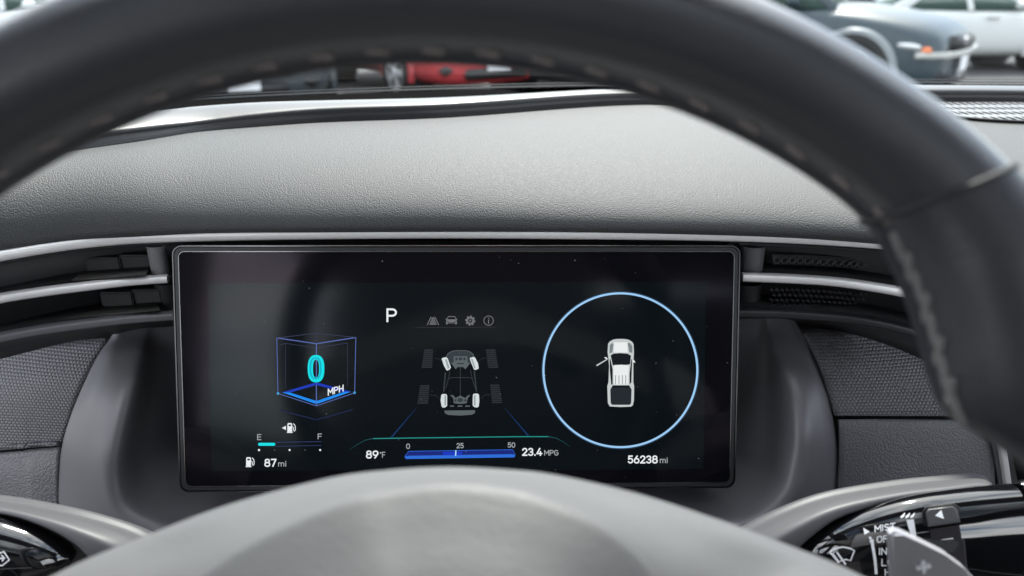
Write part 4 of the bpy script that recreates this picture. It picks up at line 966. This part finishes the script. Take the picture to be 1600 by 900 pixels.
def car(name, label, cat, loc, head, mat, L=4.6, W=1.86, H=1.45, hood=.98, belt=1.0, group='cars parked in the lot', clad=None, kind='sedan', amber=False, badge=False, plate=True, wr=.35, lamp=.20):
    """x forward, origin on the ground under the middle; heading in degrees from +X"""
    r = empty(name, loc); r.rotation_euler = (0, 0, R(head)); tag(r, label, cat, group)
    h = L / 2; wh = W / 2; ax = h - .92; rx = -h + .95
    def sec(x, w_, zb, zs, zt):
        pr = [(.80 * w_, zb), (.97 * w_, zb + .10), (w_, zb + .28), (w_, (zb + zs) / 2 + .12), (.975 * w_, zs - .08), (.90 * w_, zs), (.6 * w_, zt), (0, zt + .012)]
        return [Vector((x, y, zz_)) for y, zz_ in pr] + [Vector((x, -y, zz_)) for y, zz_ in pr[-2::-1]]
    nose = [(h, wh * .76, .30, hood - .38, hood - .33), (h - .06, wh * .90, .22, hood - .29, hood - .22), (h - .28, wh * .97, .2, hood - .17, hood - .10), (ax, wh, .2, hood - .06, hood + .01), (h - 1.35, wh, .2, belt - .03, belt + .05)]
    tail = [(0, wh, .2, belt, belt + .03), (rx + .2, wh, .2, belt + .02, belt + .05), (-h + .35, wh * .97, .22, belt + .01, belt + .03), (-h + .06, wh * .86, .3, belt - .05, belt - .02), (-h, wh * .74, .36, belt - .2, belt - .16)]
    loft('body', [sec(*s_) for s_ in nose + tail], mat, r)
    # cabin: glass house, roof, pillars
    back = -h + (.55 if kind == 'suv' else 1.05); bt = back + (.35 if kind == 'suv' else .75); fr = h - 1.25; ft = fr - .85
    def hs(x0, w0, z0): return [Vector((x0, w0, z0)), Vector((x0, w0 * .5, z0 + .01)), Vector((x0, -w0 * .5, z0 + .01)), Vector((x0, -w0, z0))]
    lo = [(fr, wh * .80), (fr - .25, wh * .90), (0, wh * .93), (back + .3, wh * .90), (back, wh * .80)]
    hi = [(ft, wh * .66), (ft - .2, wh * .70), (-.2, wh * .72), (bt + .2, wh * .70), (bt, wh * .64)]
    def loop(s_, z_): return [Vector((x, y, z_)) for x, y in s_] + [Vector((x, -y, z_)) for x, y in s_[::-1]]
    loft('glasshouse', [loop(lo, belt - .02), loop([((a + c) / 2 + .02, (b + d_) / 2 + .015) for (a, b), (c, d_) in zip(lo, hi)], (belt + H) / 2), loop(hi, H - .05)], M_cglass, r, sub=0)
    loft('roof', [loop([(x + .02 * (1 if x > 0 else -1), y + .012) for x, y in hi], H - .07), loop(hi, H - .015), loop([(x * .9, y * .86) for x, y in hi], H)], mat, r, sub=1)
    for sgn in (1, -1):
        for (a, b), (c, d_), t in (((fr + .02, wh * .81), (ft + .02, wh * .67), .05), ((.0, wh * .935), (-.15, wh * .725), .045), ((back + .1, wh * .86), (bt + .1, wh * .68), .09)):
            p0, p1 = Vector((a, sgn * b, belt - .02)), Vector((c, sgn * d_, H - .05)); pm_ = (p0 + p1) / 2 + Vector((.02, sgn * .02, 0))
            o = sweep('pillar', crs([p0, pm_, p1], 7), rsec(-t, t, -.02, .02, .012), mat, None, up=Vector((0, sgn, .2))); o.parent = r
        bm = bmesh.new(); bmesh.ops.create_uvsphere(bm, u_segments=14, v_segments=8, radius=1, matrix=Matrix.Translation((fr - .38, sgn * (wh + .09), belt + .07)) @ Matrix.Diagonal((.07, .11, .075, 1)))
        add_box(bm, (fr - .36, sgn * (wh - .01), belt + .03), (.06, .12, .03)); from_bm('mirror', bm, mat, r, True, 60)
        # head lamp: a swept-back lens on the corner
        pts = [(h - .06, wh * .60), (h - .20, wh * .86), (h - .48, wh * .995)]
        zt = hood - lamp; zb = zt - .13
        rows = []
        for i, (x, y) in enumerate(pts): rows.append([Vector((x + .06, sgn * (y + .025), zt + .02 * i)), Vector((x + .085, sgn * (y + .045), (zt + zb) / 2 + .03 * i)), Vector((x + .055, sgn * (y + .025), zb + .05 * i)), Vector((x - .09, sgn * (y - .05), zb + .05 * i)), Vector((x - .09, sgn * (y - .05), zt + .02 * i))])
        hl = loft('headlight', rows, M_lamp, r, sub=1)
        if amber:
            bm = bmesh.new(); bmesh.ops.create_uvsphere(bm, u_segments=10, v_segments=6, radius=1, matrix=Matrix.Translation((h - .17, sgn * wh * .905, zb + .075)) @ Matrix.Diagonal((.06, .05, .045, 1))); from_bm('indicator', bm, M_amber, hl)
        bm = bmesh.new(); add_box(bm, (-h + .07, sgn * wh * .68, belt - .14), (.14, wh * .34, .14)); bmesh.ops.bevel(bm, geom=bm.edges[:], offset=.03, segments=2, affect='EDGES'); from_bm('tail_light', bm, pbr('tail_lens', (.35, .01, .01), .15, .5), r, True)
        # lower bumper opening on each side
        bm = bmesh.new(); add_box(bm, (h - .10, sgn * wh * .66, .42), (.16, .30, .13), Matrix.Rotation(sgn * R(-24), 3, 'Z')); bmesh.ops.bevel(bm, geom=bm.edges[:], offset=.03, segments=2, affect='EDGES'); from_bm('bumper_opening', bm, M_blk, r, True)
        for x in (ax, rx):
            bm = bmesh.new(); bmesh.ops.create_cone(bm, cap_ends=True, segments=40, radius1=wr + .06, radius2=wr + .06, depth=.34, matrix=Matrix.Translation((x, sgn * (wh - .155), wr)) @ Matrix.Rotation(R(90), 4, 'X')); from_bm('wheel_arch', bm, M_blk, r, True, 40)
            n = 28; bm = bmesh.new(); prev = None; lip = []
            for i in range(n + 1):
                a = R(-12 + 204 * i / n); ca, sa = math.cos(a), math.sin(a)
                lip.append([bm.verts.new((x + ca * q1, sgn * yy, wr + sa * q1)) for q1, yy in ((wr + .055, wh - .05), (wr + .05, wh + .018), (wr + .10, wh + .020), (wr + .12, wh - .03))])
            for A, B in zip(lip, lip[1:]):
                for j in range(4): bm.faces.new((A[j], A[(j + 1) % 4], B[(j + 1) % 4], B[j]))
            from_bm('arch_trim', bm, clad or mat, r, True, 60)
            ty = [(wr * .68, -.1), (wr * .95, -.11), (wr, -.08), (wr, .08), (wr * .95, .11), (wr * .68, .1)]; k = 36
            bm = bmesh.new(); V = [[bm.verts.new((q1 * math.cos(2 * math.pi * i / k), yy, q1 * math.sin(2 * math.pi * i / k))) for q1, yy in ty] for i in range(k)]
            for i in range(k):
                for j in range(6): bm.faces.new((V[i][j], V[i][(j + 1) % 6], V[(i + 1) % k][(j + 1) % 6], V[(i + 1) % k][j]))
            wq = from_bm('wheel', bm, M_tyre, r, True, 40); wq.location = (x, sgn * (wh - .075), wr)
            bm = bmesh.new()
            for q_ in range(5):
                a = 2 * math.pi * q_ / 5
                for off in (-.13, .13): add_box(bm, (math.cos(a + off) * wr * .36, sgn * .085, math.sin(a + off) * wr * .36), (wr * .62, .03, wr * .12), Matrix.Rotation(-(a + off * .7), 3, 'Y'))
            bmesh.ops.create_cone(bm, cap_ends=True, segments=20, radius1=wr * .17, radius2=wr * .14, depth=.05, matrix=Matrix.Translation((0, sgn * .09, 0)) @ Matrix.Rotation(R(90), 4, 'X'))
            for i in range(k):
                pass
            V = [[bm.verts.new((q1 * math.cos(2 * math.pi * i / k), sgn * yy, q1 * math.sin(2 * math.pi * i / k))) for q1, yy in ((wr * .70, .10), (wr * .70, .02), (wr * .62, .06), (wr * .64, .10))] for i in range(k)]
            for i in range(k):
                for j in range(4): bm.faces.new((V[i][j], V[i][(j + 1) % 4], V[(i + 1) % k][(j + 1) % 4], V[(i + 1) % k][j]))
            from_bm('wheel_rim', bm, M_rimm, wq, True, 30)
    # grille, chrome bar, plate, badge
    bm = bmesh.new(); add_box(bm, (h - .035, 0, hood - .37), (.14, wh * 1.12, .17)); bmesh.ops.bevel(bm, geom=bm.edges[:], offset=.035, segments=2, affect='EDGES'); gr_ = from_bm('grille', bm, M_blk, r, True)
    bm = bmesh.new(); add_box(bm, (h - .03, 0, .36), (.14, wh * .95, .14)); bmesh.ops.bevel(bm, geom=bm.edges[:], offset=.03, segments=2, affect='EDGES'); from_bm('lower_grille', bm, M_blk, r, True)
    if clad:
        o = sweep('chrome_bar', [Vector((h - .24, -wh * 1.01, hood - .47)), Vector((h + .03, -wh * .80, hood - .47)), Vector((h + .055, -wh * .4, hood - .475)), Vector((h + .065, 0, hood - .48)), Vector((h + .055, wh * .4, hood - .475)), Vector((h + .03, wh * .80, hood - .47)), Vector((h - .24, wh * 1.01, hood - .47))], rsec(-.03, .004, -.032, .032, .008), pbr('bumper_silver', (.42, .42, .40), .35, .5, metal=.2)); o.parent = r
    if plate:
        bm = bmesh.new(); add_box(bm, (h + .055, 0, hood - .52 if not clad else hood - .60), (.015, .32, .16)); bmesh.ops.bevel(bm, geom=bm.edges[:], offset=.004, segments=1, affect='EDGES'); from_bm('number_plate', bm, M_plate, r, False)
    if badge:
        bm = bmesh.new()
        V = [[bm.verts.new((h + .045, q1 * 1.5 * math.cos(2 * math.pi * i / 28), hood - .36 + q1 * math.sin(2 * math.pi * i / 28))) for q1 in (.055, .042)] + [bm.verts.new((h + .03, q1 * 1.5 * math.cos(2 * math.pi * i / 28), hood - .36 + q1 * math.sin(2 * math.pi * i / 28))) for q1 in (.042, .055)] for i in range(28)]
        for i in range(28):
            for j in range(4): bm.faces.new((V[i][j], V[i][(j + 1) % 4], V[(i + 1) % 28][(j + 1) % 4], V[(i + 1) % 28][j]))
        for yy in (-.03, .03): add_box(bm, (h + .04, yy, hood - .36), (.015, .015, .08), Matrix.Rotation(R(18), 3, 'X'))
        add_box(bm, (h + .04, 0, hood - .36), (.015, .06, .015), Matrix.Rotation(R(18), 3, 'X'))
        from_bm('badge', bm, M_chr, r, True, 40)
    for sgn in (1, -1):
        bm = bmesh.new()
        for x in (.35, -.75): add_box(bm, (x, sgn * (wh + .012), belt - .12), (.2, .03, .03))
        from_bm('door_handle', bm, M_chr if not clad else mat, r, False)
    return r
def gp(px, D): return ((px - 800) / FPX * (D * CP + 1.0 * SP), D, GZ)
car('parked_car', 'blue grey sport utility vehicle with bright wheel arch and chrome bumper bar', 'car', (3.34, 10.65, GZ), -40, paint('blue_grey_paint', (.030, .046, .056)), L=4.8, W=1.92, H=1.72, hood=1.12, belt=1.12, clad=M_clad, kind='suv', amber=True, badge=True, wr=.40, lamp=.37)
car('parked_car', 'white sedan side-on behind the blue grey vehicle', 'car', (7.5, 14.0, GZ), 0, paint('white_paint', (.5, .51, .5), 0), L=4.7, H=1.45, hood=.98, belt=.98)
car('parked_car', 'red car with silver alloy wheel seen under the steering wheel rim', 'car', (-1.35, 11.4, GZ), -58, paint('red_paint', (.34, .03, .035), .1), L=4.4, H=1.5, hood=1.0, belt=1.0)
car('parked_car', 'dark grey car left of the red car', 'car', (-3.35, 10.2, GZ), -75, paint('graphite_paint', (.035, .042, .048)), L=4.5, H=1.45, hood=.95, belt=.97)
car('parked_car', 'black car right of the red car behind the wheel rim', 'car', (1.15, 11.9, GZ), -100, paint('black_paint', (.015, .018, .02)), L=4.5, H=1.45, hood=.95, belt=.97)
car('parked_car', 'pale silver car at the far left edge beyond the windscreen', 'car', (-7.6, 13.2, GZ), -15, paint('silver_paint', (.55, .57, .57), .3), L=4.6, H=1.5, hood=1.0, belt=1.0)
